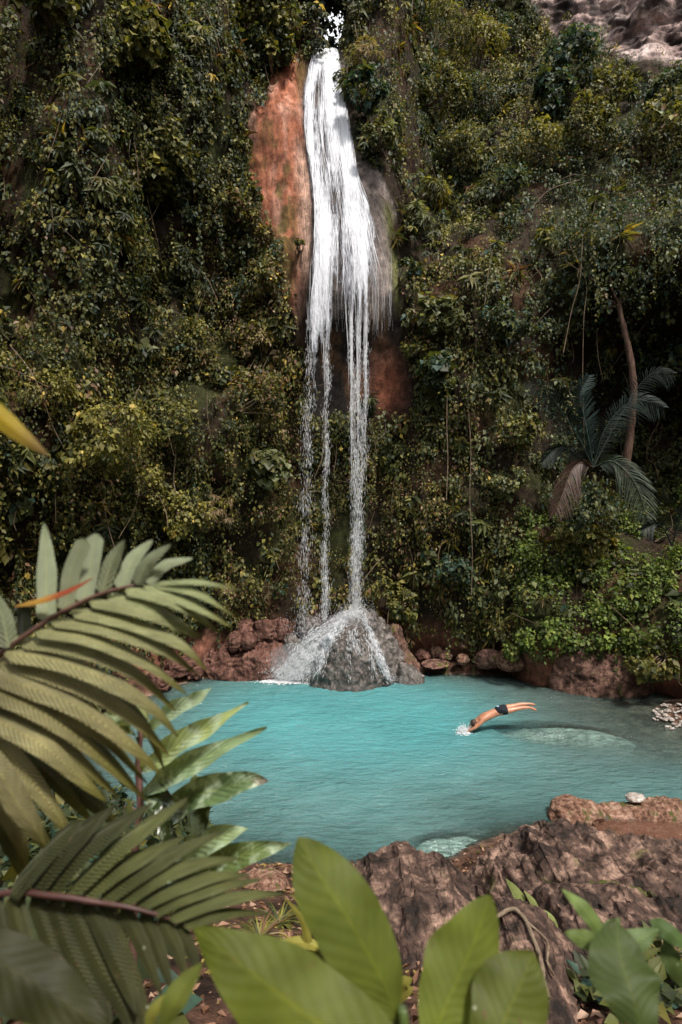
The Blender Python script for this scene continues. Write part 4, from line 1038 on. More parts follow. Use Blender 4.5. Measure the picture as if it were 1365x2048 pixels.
tree(cw(765, 95, 27.5), cw(758, -30, 27.5), None, None, 'dark', 'thin pale bare trunk right of the sky gap', M_bark, .05)
tree(cw(820, 100, 30), cw(815, 0, 30), [cw(820, 20, 30), cw(800, -20, 30), cw(850, 10, 31)], [1.0, 1.2, .9], 'olive', 'olive tree on the slope right of the thin pale trunk', None, .1, 40)
tree(cw(560, 60, 25.2), cw(545, -60, 25), [cw(545, -20, 24.6), cw(500, -50, 24.6), cw(585, -10, 25)], [.9, 1.0, .5], 'olive', 'leafy tree leaning over the top of the red earth', None, .12, 40, L=.24)
# bare trunk in the dark hollow
Yt = 22.0
tree(cw(1250, 935, Yt), cw(1238, 610, Yt), [cw(1225, 560, Yt), cw(1270, 590, Yt), cw(1200, 600, Yt)], [.8, .7, .6], 'cool', 'slender tree trunk standing in the dark hollow behind the palm', M_bark_shaded, .13, 24, 30, L=.17)
# branches
def stick(name, pts, rad, label, cat, mat=M_vine, n=24, group=None):
    pts = [np.array(p, float) for p in pts]; v, f = tube(pts, rad, n, 6, .3, 5)
    o = mesh(name, v - pts[0], f, mat); o.location = pts[0]; return tag(o, label, cat, group)
def hz(px, py, off=.8):
    h, n = hit(px, py); d = norm(h - arr(0, 0, CZ)); return h - d * off
def hline(pts, off):
    Y = min(hz(a, b, off)[1] for a, b in pts); return [W(a, b, Y) for a, b in pts]
stick('liana', hline([(1166, 470), (1160, 560), (1144, 620), (1127, 706)], .9), .016, 'pale liana hanging slanted in front of the dark hollow', 'liana')
stick('liana', hline([(1130, 520), (1172, 560), (1168, 640), (1166, 760), (1170, 900)], .8), .010, 'thin dark liana with a bend hanging behind the palm fronds', 'liana')
stick('liana', hline([(895, 780), (894, 850), (896, 920), (893, 1000)], .8), .018, 'short brown liana hanging straight on the right wall', 'liana')
stick('liana', hline([(936, 800), (942, 900), (940, 1000), (945, 1100), (943, 1190)], .8), .016, 'long brown liana hanging down to the bank on the right wall', 'liana')
stick('liana', hline([(965, 660), (975, 560), (985, 500)], .9), .012, 'thin liana at the left rim of the dark hollow', 'liana')
stick('liana', hline([(1318, 845), (1300, 880), (1294, 915), (1310, 930), (1318, 960)], 1.2), .022, 'pale crooked branch hanging at the right of the hollow', 'branch')
stick('liana', hline([(1325, 848), (1318, 880), (1303, 900)], 1.2), .014, 'short pale twig beside the crooked branch', 'branch')
stick('dead_branch', hline([(1310, 1083), (1330, 1072), (1345, 1055), (1342, 1030)], 1.0), .016, 'bare pale dead branch at the right edge below the fronds', 'branch')
stick('dead_branch', hline([(1186, 1010), (1192, 1040), (1197, 1075)], .9), .014, 'short bare stick standing out of the creeper slope', 'branch')
stick('dead_branch', hline([(1060, 420), (1100, 380), (1160, 360)], 1.0), .02, 'long bare branch lying across the upper right creepers', 'branch')
stick('liana', hline([(345, 860), (352, 900), (348, 960), (356, 1000)], .8), .016, 'dry pale stem hanging on the bulge of the left wall', 'liana')
stick('liana', hline([(20, 690), (60, 740), (90, 800)], .9), .016, 'thin stem arching down at the left edge of the wall', 'liana')
stick('liana', hline([(755, 385), (770, 400), (782, 425)], .3), .018, 'bare root on the rock right of the fall', 'root')

# the palm in the hollow
def frond(root, pts, llen, mat, colr, label=None, nl=42, droop=.5, wid=.034, twist=0):
    p = catmull(pts, nl + 6); T = norm(np.gradient(p, axis=0)); m = MB()
    v, f = tube(p[::3], [.03, .02, .006], 24, 6); m.add(v, f, arr(*colr) * 1.2)
    view = norm(p.mean(0) - arr(0, 0, CZ))
    for i in range(5, nl + 6):
        t = (i - 5) / nl; S = norm(np.cross(T[i], -view))
        for sg in (-1, 1):
            L = llen * math.sin(math.pi * (.14 + .80 * t)) ** .7 * rng.uniform(.85, 1.1)
            d = norm(T[i] * .75 + S * sg * .8 + rng.normal(0, .07, 3)); k = 5
            q = np.array([p[i] + d * L * s - arr(0, 0, 1) * droop * L * s * s for s in np.linspace(0, 1, k)])
            w = wid * np.array([.5, 1, .9, .6, .05]) * .5; tt = norm(np.gradient(q, axis=0)); sd = norm(np.cross(tt, view + S * .5))
            v = np.concatenate([q - sd * w[:, None], q + sd * w[:, None]]); a = np.arange(k - 1)[:, None]
            f = np.concatenate([a, a + 1, a + 1 + k, a + k], 1); m.add(v, f, np.clip(arr(*colr) * rng.uniform(.7, 1.3), 0, 1))
    o = m.build('frond', mat, root)
    if label: o['label'] = label
    return o
Yp = 20.0
palm = tag(empty('palm', W(1190, 1000, Yp + .8)), 'wild palm with long arching fronds in the dark hollow', 'palm')
v, f = tube([W(1190, 1060, Yp + 1.0), W(1190, 1000, Yp + .8), W(1188, 945, Yp + .6)], [.11, .10, .08], 14, 12, .3, 7); mesh('trunk', v, f, M_bark_moss, palm)
B0 = W(1187, 935, Yp + .6)
tree(W(1185, 1085, Yp + .2), W(1186, 1040, Yp + .2), [W(1188, 1012, Yp), W(1160, 1030, Yp), W(1215, 1030, Yp), W(1188, 985, Yp + .1)], [.45, .4], 'cool', 'dark bush hiding the foot of the wild palm', M_vine, .03, 34, 44, L=.15, name='shrub', cat='shrub')
gcol = (.024, .036, .029); gd = (.012, .018, .014)  # frond greens darkened to stand for the shade of the hollow
def fp(*a): return [B0] + [W(x, y, Yp + o) for x, y, o in a]
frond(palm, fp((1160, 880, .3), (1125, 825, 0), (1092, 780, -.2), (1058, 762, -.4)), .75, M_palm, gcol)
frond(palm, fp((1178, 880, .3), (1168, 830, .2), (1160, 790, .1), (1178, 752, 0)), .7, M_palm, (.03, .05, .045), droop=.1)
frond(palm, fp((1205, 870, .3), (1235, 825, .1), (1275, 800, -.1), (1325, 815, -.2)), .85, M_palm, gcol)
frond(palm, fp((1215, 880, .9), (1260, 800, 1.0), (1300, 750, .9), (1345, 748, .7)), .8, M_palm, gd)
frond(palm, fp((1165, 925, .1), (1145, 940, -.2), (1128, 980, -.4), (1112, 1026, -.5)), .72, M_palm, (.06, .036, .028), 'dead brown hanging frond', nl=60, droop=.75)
frond(palm, fp((1220, 922, .0), (1248, 938, -.3), (1275, 975, -.5), (1296, 1040, -.6)), .82, M_palm, (.06, .078, .052), 'hanging green frond coloured lighter as if catching light', nl=56)  # lighter green paints in the light on this frond
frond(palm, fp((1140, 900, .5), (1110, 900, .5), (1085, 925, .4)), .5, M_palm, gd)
palm2 = tag(empty('palm', W(1340, 1100, 18.5)), 'small dim palm at the right edge below the hollow', 'palm')
B0 = W(1345, 1090, 18.6); Yp = 18.4
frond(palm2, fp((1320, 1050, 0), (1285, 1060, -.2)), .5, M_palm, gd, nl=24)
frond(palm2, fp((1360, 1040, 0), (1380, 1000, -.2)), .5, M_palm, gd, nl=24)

# drifting spray: closed clouds of thin mist
def mist(px, py, Y, r, dens, label):
    u, f = ico(4); m_, nt, out = newmat('mist')
    pv = N(nt, 'ShaderNodeVolumePrincipled'); pv.inputs['Color'].default_value = (.95, .96, 1, 1); pv.inputs['Density'].default_value = dens
    nt.links.new(pv.outputs[0], out.inputs['Volume'])
    c_ = W(px, py, Y); o = mesh('mist', u * np.array(r) * (1 + .25 * fbm(u * 1.6, 3, 9)[:, None]), f, m_); o.location = c_
    tag(o, label, kind='stuff')
mist(590, 1325, 21.6, (1.0, .7, .75), .42, 'thin spray hanging over the left foot of the fall')
mist(700, 1262, 21.6, (1.1, .8, .8), .30, 'thin spray around the top of the mound')
# ------------------------------------------------------------------ near plants
def blade(name, ctrl, width, mat, parent, colr, Y=None, hint=(0, -.6, .8), prof='frond', fold=.25, nseg=80, ncr=8, serr=0., teeth=34, wave=0., tipcol=None, label=None, cup=0., colv=.06):
    """a leaf blade: ctrl = midrib points base..tip as (px, py, Y); width in photo pixels at its own distance"""
    pts = np.array([W(a, b, c) for a, b, c in ctrl]); Ym = np.mean([c for a, b, c in ctrl])
    q = catmull(pts, nseg); t = np.linspace(0, 1, nseg); T = norm(np.gradient(q, axis=0))
    h = norm(np.array(hint, float)); Nn = norm(h - T * (T @ h)[:, None]); S = np.cross(T, Nn)
    w = width / 2 * Ym / F * (1.0 if prof in ('frond', 'strap') else 1)
    if prof == 'frond': pw = np.minimum(1, (t / .07 + .35)) * np.minimum(1, ((1 - t) / .5)) ** .62
    elif prof == 'broad': pw = np.sin(np.pi * np.clip(t, 0, 1) ** .95) ** .85 * (1 - .15 * t) + .02
    elif prof == 'broad_tip': pw = np.sin(np.pi * t ** 1.15) ** .8 + .015
    elif prof == 'lance': pw = np.sin(np.pi * t ** .8) ** .9 + .02
    elif prof == 'strap': pw = np.minimum(1, t / .05 + .5) * np.minimum(1, (1 - t) / .12 + .25)
    elif prof == 'grass': pw = np.minimum(1, t / .1 + .4) * (1 - t) ** .7
    pw = pw * (1 + serr * (2 * np.abs((t * teeth) % 1 - .5) - .5))
    seed = int(abs(ctrl[0][0] * 7 + ctrl[-1][1] * 3)) % 997
    pwl = pw * (1 + .08 * fbm(np.stack([t * 5, t * 0 + seed, t * 0], -1), 3, 5)); pwr = pw * (1 + .08 * fbm(np.stack([t * 5, t * 0 + seed + 9, t * 0], -1), 3, 6))
    u = np.linspace(-1, 1, ncr + 1)
    pu = np.where(u[None] < 0, pwl[:, None], pwr[:, None]) * u[None] * w
    hgt = -fold * np.abs(u)[None] * pw[:, None] * w + cup * (u[None] ** 2) * w * pw[:, None]
    if teeth and prof == 'frond': hgt = hgt + .07 * w * np.sin(2 * np.pi * (t[:, None] * teeth - np.abs(u)[None] * 1.4)) * (np.abs(u)[None] > .05)
    if wave: hgt = hgt + wave * w * np.sin(t[:, None] * 19 + seed + 1.5 * np.sign(u)[None]) * np.abs(u)[None] ** 1.5
    v = q[:, None] + S[:, None] * pu[..., None] + Nn[:, None] * hgt[..., None]
    c = np.array(colr) * (1 + colv * 2 * rng.normal()) * (1 + .18 * fbm(v * 30, 2, seed)[..., None]); c = np.broadcast_to(c, v.shape).copy()
    if tipcol is not None:
        k = sstep(tipcol[1], tipcol[2], t)[:, None, None]; c = c * (1 - k) + np.array(tipcol[0]) * k
    uv = np.stack([np.broadcast_to(u[None] * .5 + .5, v.shape[:2]), np.broadcast_to(t[:, None], v.shape[:2])], -1)
    o = mesh(name, v.reshape(-1, 3), grid_faces(nseg, ncr + 1), mat, parent, colr=np.clip(c, .002, 1).reshape(-1, 3), uv=uv.reshape(-1, 2))
    if label: o['label'] = label
    return o
def stem_mesh(name, pts, rad, colr, parent, n=40, mat=None):
    v, f = tube(pts, rad, n, 10, .15, 3)
    return mesh(name, v, f, mat or M_stem, parent, colr=np.tile(np.array(colr), (len(v), 1)), uv=np.stack([np.zeros(len(v)), np.arange(len(v)) / len(v)], -1))
gr = lambda x, y: float(ground_h(np.array([float(x)]), np.array([float(y)]))[0])
# ---- pleated fronds at the left
fern = tag(empty('pleated_fern', (-1.05, 1.0, gr(-1.05, 1.0))), 'large near plant with long pleated leaflets filling the left foreground', 'fern')
LT = (.31, .355, .175); MD = (.125, .145, .052); DKF = (.055, .058, .018); OLT = (.225, .205, .095)
Y1 = .95
r1 = [(-1.05, 1.0, gr(-1.05, 1.0)), (-1.1, 1.0, 5.4)] 
rach = [(-160, 1560, 1.0), (-60, 1350, .97), (0, 1307, .96), (48, 1273, .95), (103, 1236, .95), (154, 1209, .95), (190, 1192, .95), (238, 1177, .95), (286, 1168, .96), (332, 1165, .97)]
fr1 = stem_mesh('frond', [np.array(a) for a in r1] + [W(*a) for a in rach], np.array([.012, .010, .008, .006, .0052, .0045, .0042, .0038, .0032, .0028, .0022, .0012]), (.115, .06, .045), fern, 90)
UP = [([(92, 1240), (93, 1140), (89, 1045)], 36), ([(132, 1220), (144, 1140), (170, 1078)], 33), ([(167, 1203), (182, 1130), (192, 1067)], 33), ([(205, 1187), (223, 1126), (250, 1079)], 30),
      ([(240, 1177), (266, 1119), (307, 1079)], 29), ([(273, 1169), (299, 1122), (343, 1088)], 26), ([(295, 1167), (331, 1130), (388, 1116)], 22), ([(18, 1296), (8, 1240), (-12, 1180)], 34)]
for i, (p, w) in enumerate(UP):
    c = [(a, b, Y1 + .01 * k - .02 * k * (i % 2)) for k, (a, b) in enumerate(p)]
    blade('leaflet', c, w, M_pleat, fr1, (.34, .39, .25), hint=(.3, -.9, .35), fold=.22, serr=.10, teeth=26, prof='strap' if i in (1, 2) else 'frond')  # upper leaflets paler, sunlight painted into their green
LO = [([(315, 1166), (396, 1163), (484, 1180)], 15, 0), ([(311, 1168), (396, 1186), (470, 1232)], 19, 0), ([(289, 1172), (385, 1207), (465, 1255)], 23, 0), ([(253, 1177), (359, 1207), (444, 1268)], 27, 0),
      ([(216, 1188), (322, 1222), (405, 1275)], 25, .01), ([(181, 1201), (300, 1228), (405, 1280)], 26, 0), ([(143, 1220), (264, 1247), (366, 1291), (416, 1342)], 28, 0), ([(103, 1238), (220, 1260), (330, 1300), (401, 1352)], 28, 0),
      ([(70, 1260), (183, 1278), (300, 1330), (376, 1390)], 29, .0), ([(40, 1280), (165, 1300), (275, 1348), (354, 1424)], 31, .01), ([(11, 1304), (128, 1326), (238, 1372), (311, 1420), (358, 1474)], 34, 0),
      ([(-30, 1340), (44, 1369), (154, 1413), (264, 1492), (323, 1549)], 38, 0), ([(-60, 1362), (0, 1386), (88, 1426), (176, 1492), (272, 1585)], 40, 0), ([(-70, 1410), (0, 1443), (88, 1492), (154, 1549), (214, 1604)], 42, -.01),
      ([(-60, 1470), (0, 1545), (35, 1606), (75, 1663), (104, 1714)], 46, -.03), ([(-80, 1400), (20, 1480), (110, 1560), (190, 1650)], 40, .06), ([(-60, 1440), (60, 1500), (180, 1600), (250, 1660)], 38, .10), ([(-90, 1520), (-20, 1600), (30, 1700), (60, 1790)], 46, .07),
      ([(0, 1322), (90, 1345), (200, 1390), (285, 1450), (340, 1512)], 33, .015), ([(-50, 1352), (20, 1377), (120, 1420), (215, 1480), (296, 1568)], 35, .015), ([(-60, 1390), (0, 1415), (90, 1460), (165, 1525), (240, 1596)], 36, .01),
       ([(-70, 1440), (-10, 1480), (50, 1545), (110, 1625), (150, 1690)], 40, .01), ([(-80, 1480), (-30, 1540), (10, 1610), (40, 1680), (55, 1750)], 42, .03), ([(120, 1300), (220, 1380), (290, 1450), (330, 1540)], 26, .12), ([(60, 1360), (150, 1460), (220, 1520), (290, 1600)], 30, .12)]
for i, (p, w, dy) in enumerate(LO):
    n = len(p); c = [(a, b, Y1 + dy - .035 * math.sin(math.pi * k / (n - 1)) + .02 * k / n) for k, (a, b) in enumerate(p)]
    f = min(i / 11, 1); base = np.array(LT) * (1 - f) + np.array(OLT) * f
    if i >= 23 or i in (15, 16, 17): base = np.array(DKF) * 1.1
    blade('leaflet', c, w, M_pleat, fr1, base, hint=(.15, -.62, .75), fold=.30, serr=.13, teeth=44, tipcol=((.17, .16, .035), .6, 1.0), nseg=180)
blade('leaflet', [(48, 1272, .95), (47, 1240, .94), (45, 1212, .93)], 30, M_pleat, fr1, (.035, .05, .02), hint=(0, -1, .2), prof='strap', label='short dark cut off leaflet', teeth=10)
blade('leaflet', [(28, 1213, .93), (85, 1200, .93), (140, 1180, .92), (190, 1154, .92)], 15, M_broad, fr1, (.36, .20, .04), hint=(.2, -.7, .6), prof='lance', tipcol=((.28, .06, .03), .25, .6), label='dying leaflet turning from yellow to red')
# lower frond
rach2 = [(-160, 1840, .93), (0, 1788, .90), (110, 1792, .88), (198, 1805, .88), (264, 1816, .88), (330, 1834, .89), (385, 1856, .90)]
fr2 = stem_mesh('frond', [np.array((-1.05, 1.0, gr(-1.05, 1.0))), np.array((-1.0, .95, 5.2))] + [W(*a) for a in rach2], np.array([.012, .010, .007, .0055, .005, .0042, .0036, .003, .0015]), (.06, .025, .02), fern, 70)
UP2 = [([(20, 1789), (80, 1720), (150, 1650), (185, 1640)], 44, 1), ([(60, 1790), (130, 1700), (190, 1640), (230, 1610)], 44, 1), ([(92, 1792), (170, 1700), (250, 1640), (306, 1605)], 42, .8), ([(130, 1794), (230, 1700), (310, 1640), (376, 1596)], 40, .5),
       ([(163, 1797), (250, 1730), (310, 1700), (370, 1673)], 36, .4), ([(198, 1803), (290, 1740), (360, 1700), (450, 1661)], 36, .3), ([(235, 1810), (320, 1752), (400, 1725), (481, 1716)], 32, .2), ([(268, 1816), (350, 1775), (430, 1752), (502, 1750)], 30, .2),
       ([(303, 1824), (370, 1790), (450, 1770), (525, 1758)], 30, .1), ([(340, 1836), (420, 1806), (500, 1790), (568, 1787)], 26, .1), ([(368, 1850), (430, 1830), (480, 1824), (540, 1827)], 22, 0)]
for i, (p, w, dk) in enumerate(UP2):
    c = [(a, b, .89 - .02 * math.sin(k) + .02 * k) for k, (a, b) in enumerate(p)]
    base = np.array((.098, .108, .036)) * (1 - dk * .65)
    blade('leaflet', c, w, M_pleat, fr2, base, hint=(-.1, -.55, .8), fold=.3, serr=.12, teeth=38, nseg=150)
LW2 = [([(-20, 1790), (-5, 1870), (20, 1960)], 40), ([(26, 1790), (40, 1860), (75, 1946)], 38), ([(68, 1792), (108, 1900), (150, 2010), (170, 2060)], 38), ([(105, 1794), (145, 1906), (205, 2020), (215, 2070)], 38), ([(138, 1797), (190, 1910), (255, 2030), (265, 2070)], 37),
       ([(174, 1803), (212, 1876), (262, 1985), (275, 2030)], 35), ([(211, 1810), (246, 1911), (286, 2030), (292, 2070)], 33), ([(245, 1816), (283, 1889), (325, 1995)], 30), ([(286, 1825), (318, 1902), (344, 1982)], 29), ([(321, 1834), (352, 1893), (376, 1964)], 27), ([(356, 1849), (382, 1902), (398, 1950)], 24)]
for i, (p, w) in enumerate(LW2):
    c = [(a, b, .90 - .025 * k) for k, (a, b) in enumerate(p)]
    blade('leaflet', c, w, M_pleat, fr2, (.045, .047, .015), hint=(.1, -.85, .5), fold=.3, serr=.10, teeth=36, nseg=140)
blade('leaflet', [(-120, 1850, .8), (0, 1925, .78), (110, 1990, .77), (230, 2075, .77)], 120, M_broad, fern, (.020, .021, .006), hint=(.2, -.7, .7), prof='broad', label='broad dark leaf in the bottom left corner', wave=.1)
# ---- glossy plant behind them
gin = tag(empty('ginger_plant', (-.62, 1.6, gr(-.62, 1.6))), 'leafy plant with glossy light green pointed leaves over the pool edge, left', 'plant')
stem_mesh('stem', [np.array((-.62, 1.6, gr(-.62, 1.6))), W(268, 1800, 1.58), W(272, 1690, 1.56), W(281, 1615, 1.55), W(277, 1527, 1.54), W(281, 1479, 1.53), W(278, 1430, 1.53)], [.013, .012, .011, .010, .009, .007, .004], (.20, .10, .085), gin, 60)
GL = (.32, .42, .25)
GIN = [([(282, 1480), (334, 1432), (387, 1404), (427, 1374)], 32, GL, 'lance'), ([(281, 1540), (318, 1520), (369, 1483), (426, 1452), (498, 1404)], 42, (.36, .44, .17), 'lance'), ([(284, 1590), (330, 1560), (365, 1540), (440, 1501), (534, 1454)], 44, (.30, .42, .22), 'lance'),
       ([(281, 1641), (352, 1619), (396, 1590), (455, 1575), (500, 1562), (538, 1562)], 50, (.13, .20, .085), 'lance'), ([(300, 1572), (325, 1610), (338, 1690)], 48, (.03, .045, .012), 'broad'), ([(391, 1550), (404, 1606), (400, 1690)], 40, (.045, .06, .015), 'broad'),
       ([(340, 1740), (387, 1707), (440, 1674), (497, 1657)], 48, (.26, .34, .17), 'lance'), ([(360, 1760), (422, 1733), (497, 1707), (583, 1687)], 46, (.13, .18, .06), 'lance'), ([(335, 1650), (345, 1720), (352, 1790)], 44, (.03, .04, .012), 'broad'),
       ([(278, 1440), (262, 1420), (280, 1390)], 26, (.15, .17, .05), 'lance'), ([(281, 1480), (240, 1440), (200, 1430)], 30, (.12, .14, .05), 'lance'), ([(274, 1402), (290, 1430), (292, 1465)], 24, (.33, .36, .16), 'lance')]
for i, (p, w, c_, pr) in enumerate(GIN):
    n = len(p); c = [(a, b, 1.55 - .09 * math.sin(math.pi * k / n) - .03 * k) for k, (a, b) in enumerate(p)]
    blade('leaf', c, w * 1.12, M_glossy, gin, c_, hint=(-.15, -.85, .55), prof=pr, fold=.0, cup=.55, wave=.22, teeth=0, nseg=60, ncr=10, tipcol=((.14, .08, .06), .80, .88) if i == 3 else None, label='leaf with a curled brown dry tip' if i == 3 else None)
# ---- broad leaves in front
brd = tag(empty('broadleaf_plant', (.16, .62, gr(.16, .62))), 'near plant with very broad dewy green leaves at the bottom centre', 'plant')
bt = W(815, 2120, .72)
stem_mesh('stem', [np.array((.16, .62, gr(.16, .62))), np.array((.13, .66, 5.4)), bt, W(805, 2010, .74)], [.012, .010, .008, .004], (.06, .09, .02), brd, 40)
BC = (.10, .124, .020)
BRD = [([(800, 2045, .74), (765, 1960, .74), (705, 1850, .75), (640, 1750, .77), (597, 1675, .79)], 142, BC), ([(850, 2140, .70), (885, 2030, .72), (915, 1960, .74), (950, 1880, .76), (981, 1790, .78)], 150, (.105, .13, .021)),
       ([(960, 2180, .68), (990, 2090, .69), (1018, 2020, .71), (1045, 1960, .73), (1068, 1902, .75)], 150, (.092, .112, .018)), ([(850, 2180, .62), (735, 2110, .64), (600, 2020, .66), (485, 1930, .68), (387, 1857, .71)], 185, (.088, .106, .013))]
for i, (c, w, c_) in enumerate(BRD):
    blade('leaf', c, w, M_broad, brd, c_, hint=[(.1, -.8, .6), (.15, -.85, .5), (.0, -.85, .5), (-.2, -.7, .7)][i], prof='broad_tip' if i < 3 else 'broad', fold=.12, wave=.06, teeth=0, nseg=90, ncr=14, label=['tall leaf pointing up left', 'upright leaf, middle of the three', 'right hand lower leaf', 'very large leaf spreading to the left'][i])
blade('leaf', [(325, 2060, .66), (345, 2010, .66), (375, 1965, .67), (406, 1925, .68)], 46, M_broad, brd, (.11, .13, .025), hint=(.2, -.8, .5), prof='lance', teeth=0)
blade('leaf', [(292, 2060, .70), (310, 2020, .70), (345, 1980, .71)], 24, M_broad, brd, (.19, .19, .04), hint=(.2, -.8, .5), prof='lance', teeth=0)
# water drops on the broad leaves are their own small part
# toothed little frond seen edge on between the leaves
sf = tag(empty('small_frond', W(800, 2060, .8)), 'small dark toothed frond squeezed between the two largest broad leaves', 'fern')
m = MB(); q = catmull([W(800, 2060, .80), W(740, 1990, .80), (W(690, 1942, .80)), W(632, 1898, .81)], 22); T = norm(np.gradient(q, axis=0))
v, f = tube(q[::3], .0018, 30, 6); m.add(v, f, (.10, .10, .03))
for i in range(1, 21):
    for sg in (-1, 1):
        S = norm(np.cross(T[i], arr(0, -1, .2))) * sg; d = norm(S + T[i] * .2); n_ = np.array([0, -.6, .8.real])
        v, f, c = leaf_arrays(q[i][None], d[None], n_[None], np.array([.020]), np.array([.0075]), np.array([[.035, .045, .014] if i % 2 else [.10, .11, .03]])); m.add(v, f, c)
m.build('frond', M_leaf, sf)
# weed at the right
wd = tag(empty('broad_weed', (.47, .92, gr(.47, .92))), 'dark green weed with strap shaped leaves at the lower right corner', 'plant')
cx_ = W(1212, 1880, .95)
stem_mesh('stem', [np.array((.47, .92, gr(.47, .92))), W(1290, 2100, .88), W(1240, 1960, .92), cx_], [.009, .008, .006, .004], (.07, .09, .025), wd, 30)
for p, w, c_, pr in [([(1300, 2120, .80), (1268, 2000, .83), (1243, 1920, .87), (1232, 1838, .92)], 128, (.050, .072, .020), 'broad_tip'), ([(1212, 1880, .95), (1172, 1822, .96), (1124, 1778, .98)], 30, (.12, .17, .05), 'lance'),
                     ([(1214, 1890, .95), (1172, 1880, .94), (1128, 1864, .94)], 34, (.10, .14, .04), 'lance'), ([(1220, 1890, .95), (1265, 1885, .95), (1320, 1858, .96)], 44, (.11, .16, .06), 'lance'), ([(1214, 1880, .95), (1222, 1862, .96), (1242, 1836, .98)], 34, (.09, .13, .045), 'broad'),
                     ([(1300, 1840, 1.0), (1340, 1865, .98), (1400, 1910, .97)], 34, (.06, .10, .03), 'lance'), ([(1330, 1880, 1.0), (1350, 1930, .98), (1390, 2000, .97)], 40, (.05, .075, .02), 'lance')]:
    blade('leaf', p, w, M_broad, wd, c_, hint=(-.1, -.75, .6), prof=pr, teeth=0, fold=.2, wave=.12, nseg=50)
# small shoots behind the dark boulder
sh = tag(empty('shoot', W(1060, 1830, 4.6)), 'pair of pale green pointed shoots behind the near dark boulder', 'plant')
for p, w in [([(1050, 1830), (1040, 1795), (1012, 1757)], 24), ([(1085, 1850), (1070, 1810), (1049, 1782)], 15), ([(1120, 1870), (1105, 1840), (1082, 1816)], 15)]:
    blade('leaf', [(a, b, 4.55) for a, b in p], w, M_broad, sh, (.24, .28, .10), prof='lance', hint=(.3, -.8, .5), teeth=0)
# yellow blades by the boulder
yb = tag(empty('yellow_grass', W(640, 1910, 1.6)), 'yellow green strap leaves growing beside the tall broad leaf', 'grass tuft')
for p, w in [([(640, 1925), (618, 1885), (605, 1840), (568, 1792)], 16), ([(655, 1905), (610, 1885), (560, 1890), (500, 1900)], 20), ([(650, 1930), (632, 1905), (655, 1885)], 22), ([(800, 2000), (805, 1970), (826, 1956)], 26), ([(790, 2010), (812, 1985), (828, 1975)], 18), ([(560, 1990), (575, 1920), (560, 1870)], 14)]:
    blade('leaf', [(a, b, 1.5) for a, b in p], w, M_broad, yb, (.26, .24, .05), prof='lance', hint=(0, -.8, .6), teeth=0)
yl = tag(empty('yellow_leaf', W(-60, 790, .7)), 'blurred yellow brown leaf tip poking in at the left edge', 'leaf')
blade('blade', [(-90, 770, .7), (-20, 818, .7), (40, 868, .7), (100, 914, .7)], 40, M_broad, yl, (.30, .22, .02), prof='lance', hint=(0, -1, .3), teeth=0, tipcol=((.16, .10, .03), .4, 1))
# roots creeping over the dark boulder
near_b = obj_bvh([o for o in bpy.data.objects if o.name.startswith('boulder') and o.location.y < 6.5])
def over(pts, off=.03):
    out = []
    for a, b in pts:
        h, n = hit(a, b, near_b, 4.0); out.append(h + n * off)
    return out
def root_(pts, r, label):
    p = over(pts); v, f = tube(p, r, 40, 7, .3, 9); o = mesh('root', v - p[0], f, M_vine); o.location = p[0]; tag(o, label, 'root')
root_([(985, 1845), (1003, 1834), (1030, 1826), (1052, 1846), (1068, 1880), (1074, 1915), (1084, 1955), (1096, 2005)], .016, 'thin bare root arching over the near dark boulder')
root_([(1052, 1850), (1086, 1885), (1092, 1930), (1108, 1960)], .009, 'finer root branching beside the arching root')
# small herbs on the litter, lower right, and grass tufts
def herb(x, y, n, L, pal, label, mode='leaf', group=None, hgt=.12, asp=.3, name='herb', cat='plant'):
    z = gr(x, y); root = tag(empty(name, (x, y, z)), label, cat, group); m = MB()
    for i in range(n):
        a = rng.uniform(0, 6.28); d = norm(arr(math.cos(a), math.sin(a), rng.uniform(.3, 1.2)))
        if mode == 'grass':
            k = 6; LL = L * rng.uniform(.5, 1.2); q = np.array([arr(x, y, z) + d * LL * s - arr(0, 0, 1) * LL * .5 * s * s for s in np.linspace(0, 1, k)])
            sd = norm(np.cross(d, arr(0, 0, 1))); w = L * .028 * np.array([1, 1, .9, .7, .45, .05])
            v = np.concatenate([q - sd * w[:, None], q + sd * w[:, None]]); aa = np.arange(k - 1)[:, None]
            m.add(v, np.concatenate([aa, aa + 1, aa + 1 + k, aa + k], 1), pick(pal, 1)[0])
        else:
            p = arr(x, y, z) + arr(rng.normal(0, .06), rng.normal(0, .06), rng.uniform(.02, hgt))
            v, f, c = leaf_arrays(p[None], d[None], norm(arr(rng.normal(0, .3), -.3, 1))[None], np.array([L * rng.uniform(.6, 1.2)]), np.array([L * asp * rng.uniform(.6, 1)]), pick(pal, 1), .3); m.add(v, f, c)
    m.build('leaves', M_leaf, root)
HB = [(1105, 2010, 2.2, 'small three leaved herb at the foot of the near dark boulder', 'cool'), (1120, 1975, 2.6, 'tiny green seedling beside the root on the dark boulder', 'cool'), (1290, 1960, 2.0, 'low green herb right of the big dark leaf', 'vinegreen'), (1330, 1920, 2.3, 'herb with drooping leaves at the right edge', 'vinegreen'),
      (1345, 1990, 1.7, 'leafy herb in the litter by the lower right edge', 'cool'), (1310, 2020, 1.7, 'dark herb in the litter near the lower right corner', 'cool'), (1180, 2010, 1.9, 'herb half hidden by the big dark leaf', 'cool'), (1350, 1870, 2.8, 'green herb under the lower boulder at the right edge', 'vinegreen'),
      (1250, 2035, 1.6, 'small weed at the bottom edge right of the dark leaf', 'vinegreen')]
for (a, b, Y, lb, pal) in HB:
    # walk down the ray until it meets the ground
    yy_ = np.linspace(1.2, 6, 200); zz_ = CZ - (b - CY) * yy_ / F; xx_ = (a - CX) * yy_ / F; k_ = np.argmax(zz_ < ground_h(xx_, yy_)); herb(xx_[k_], yy_[k_], 26, .16, pal, lb)
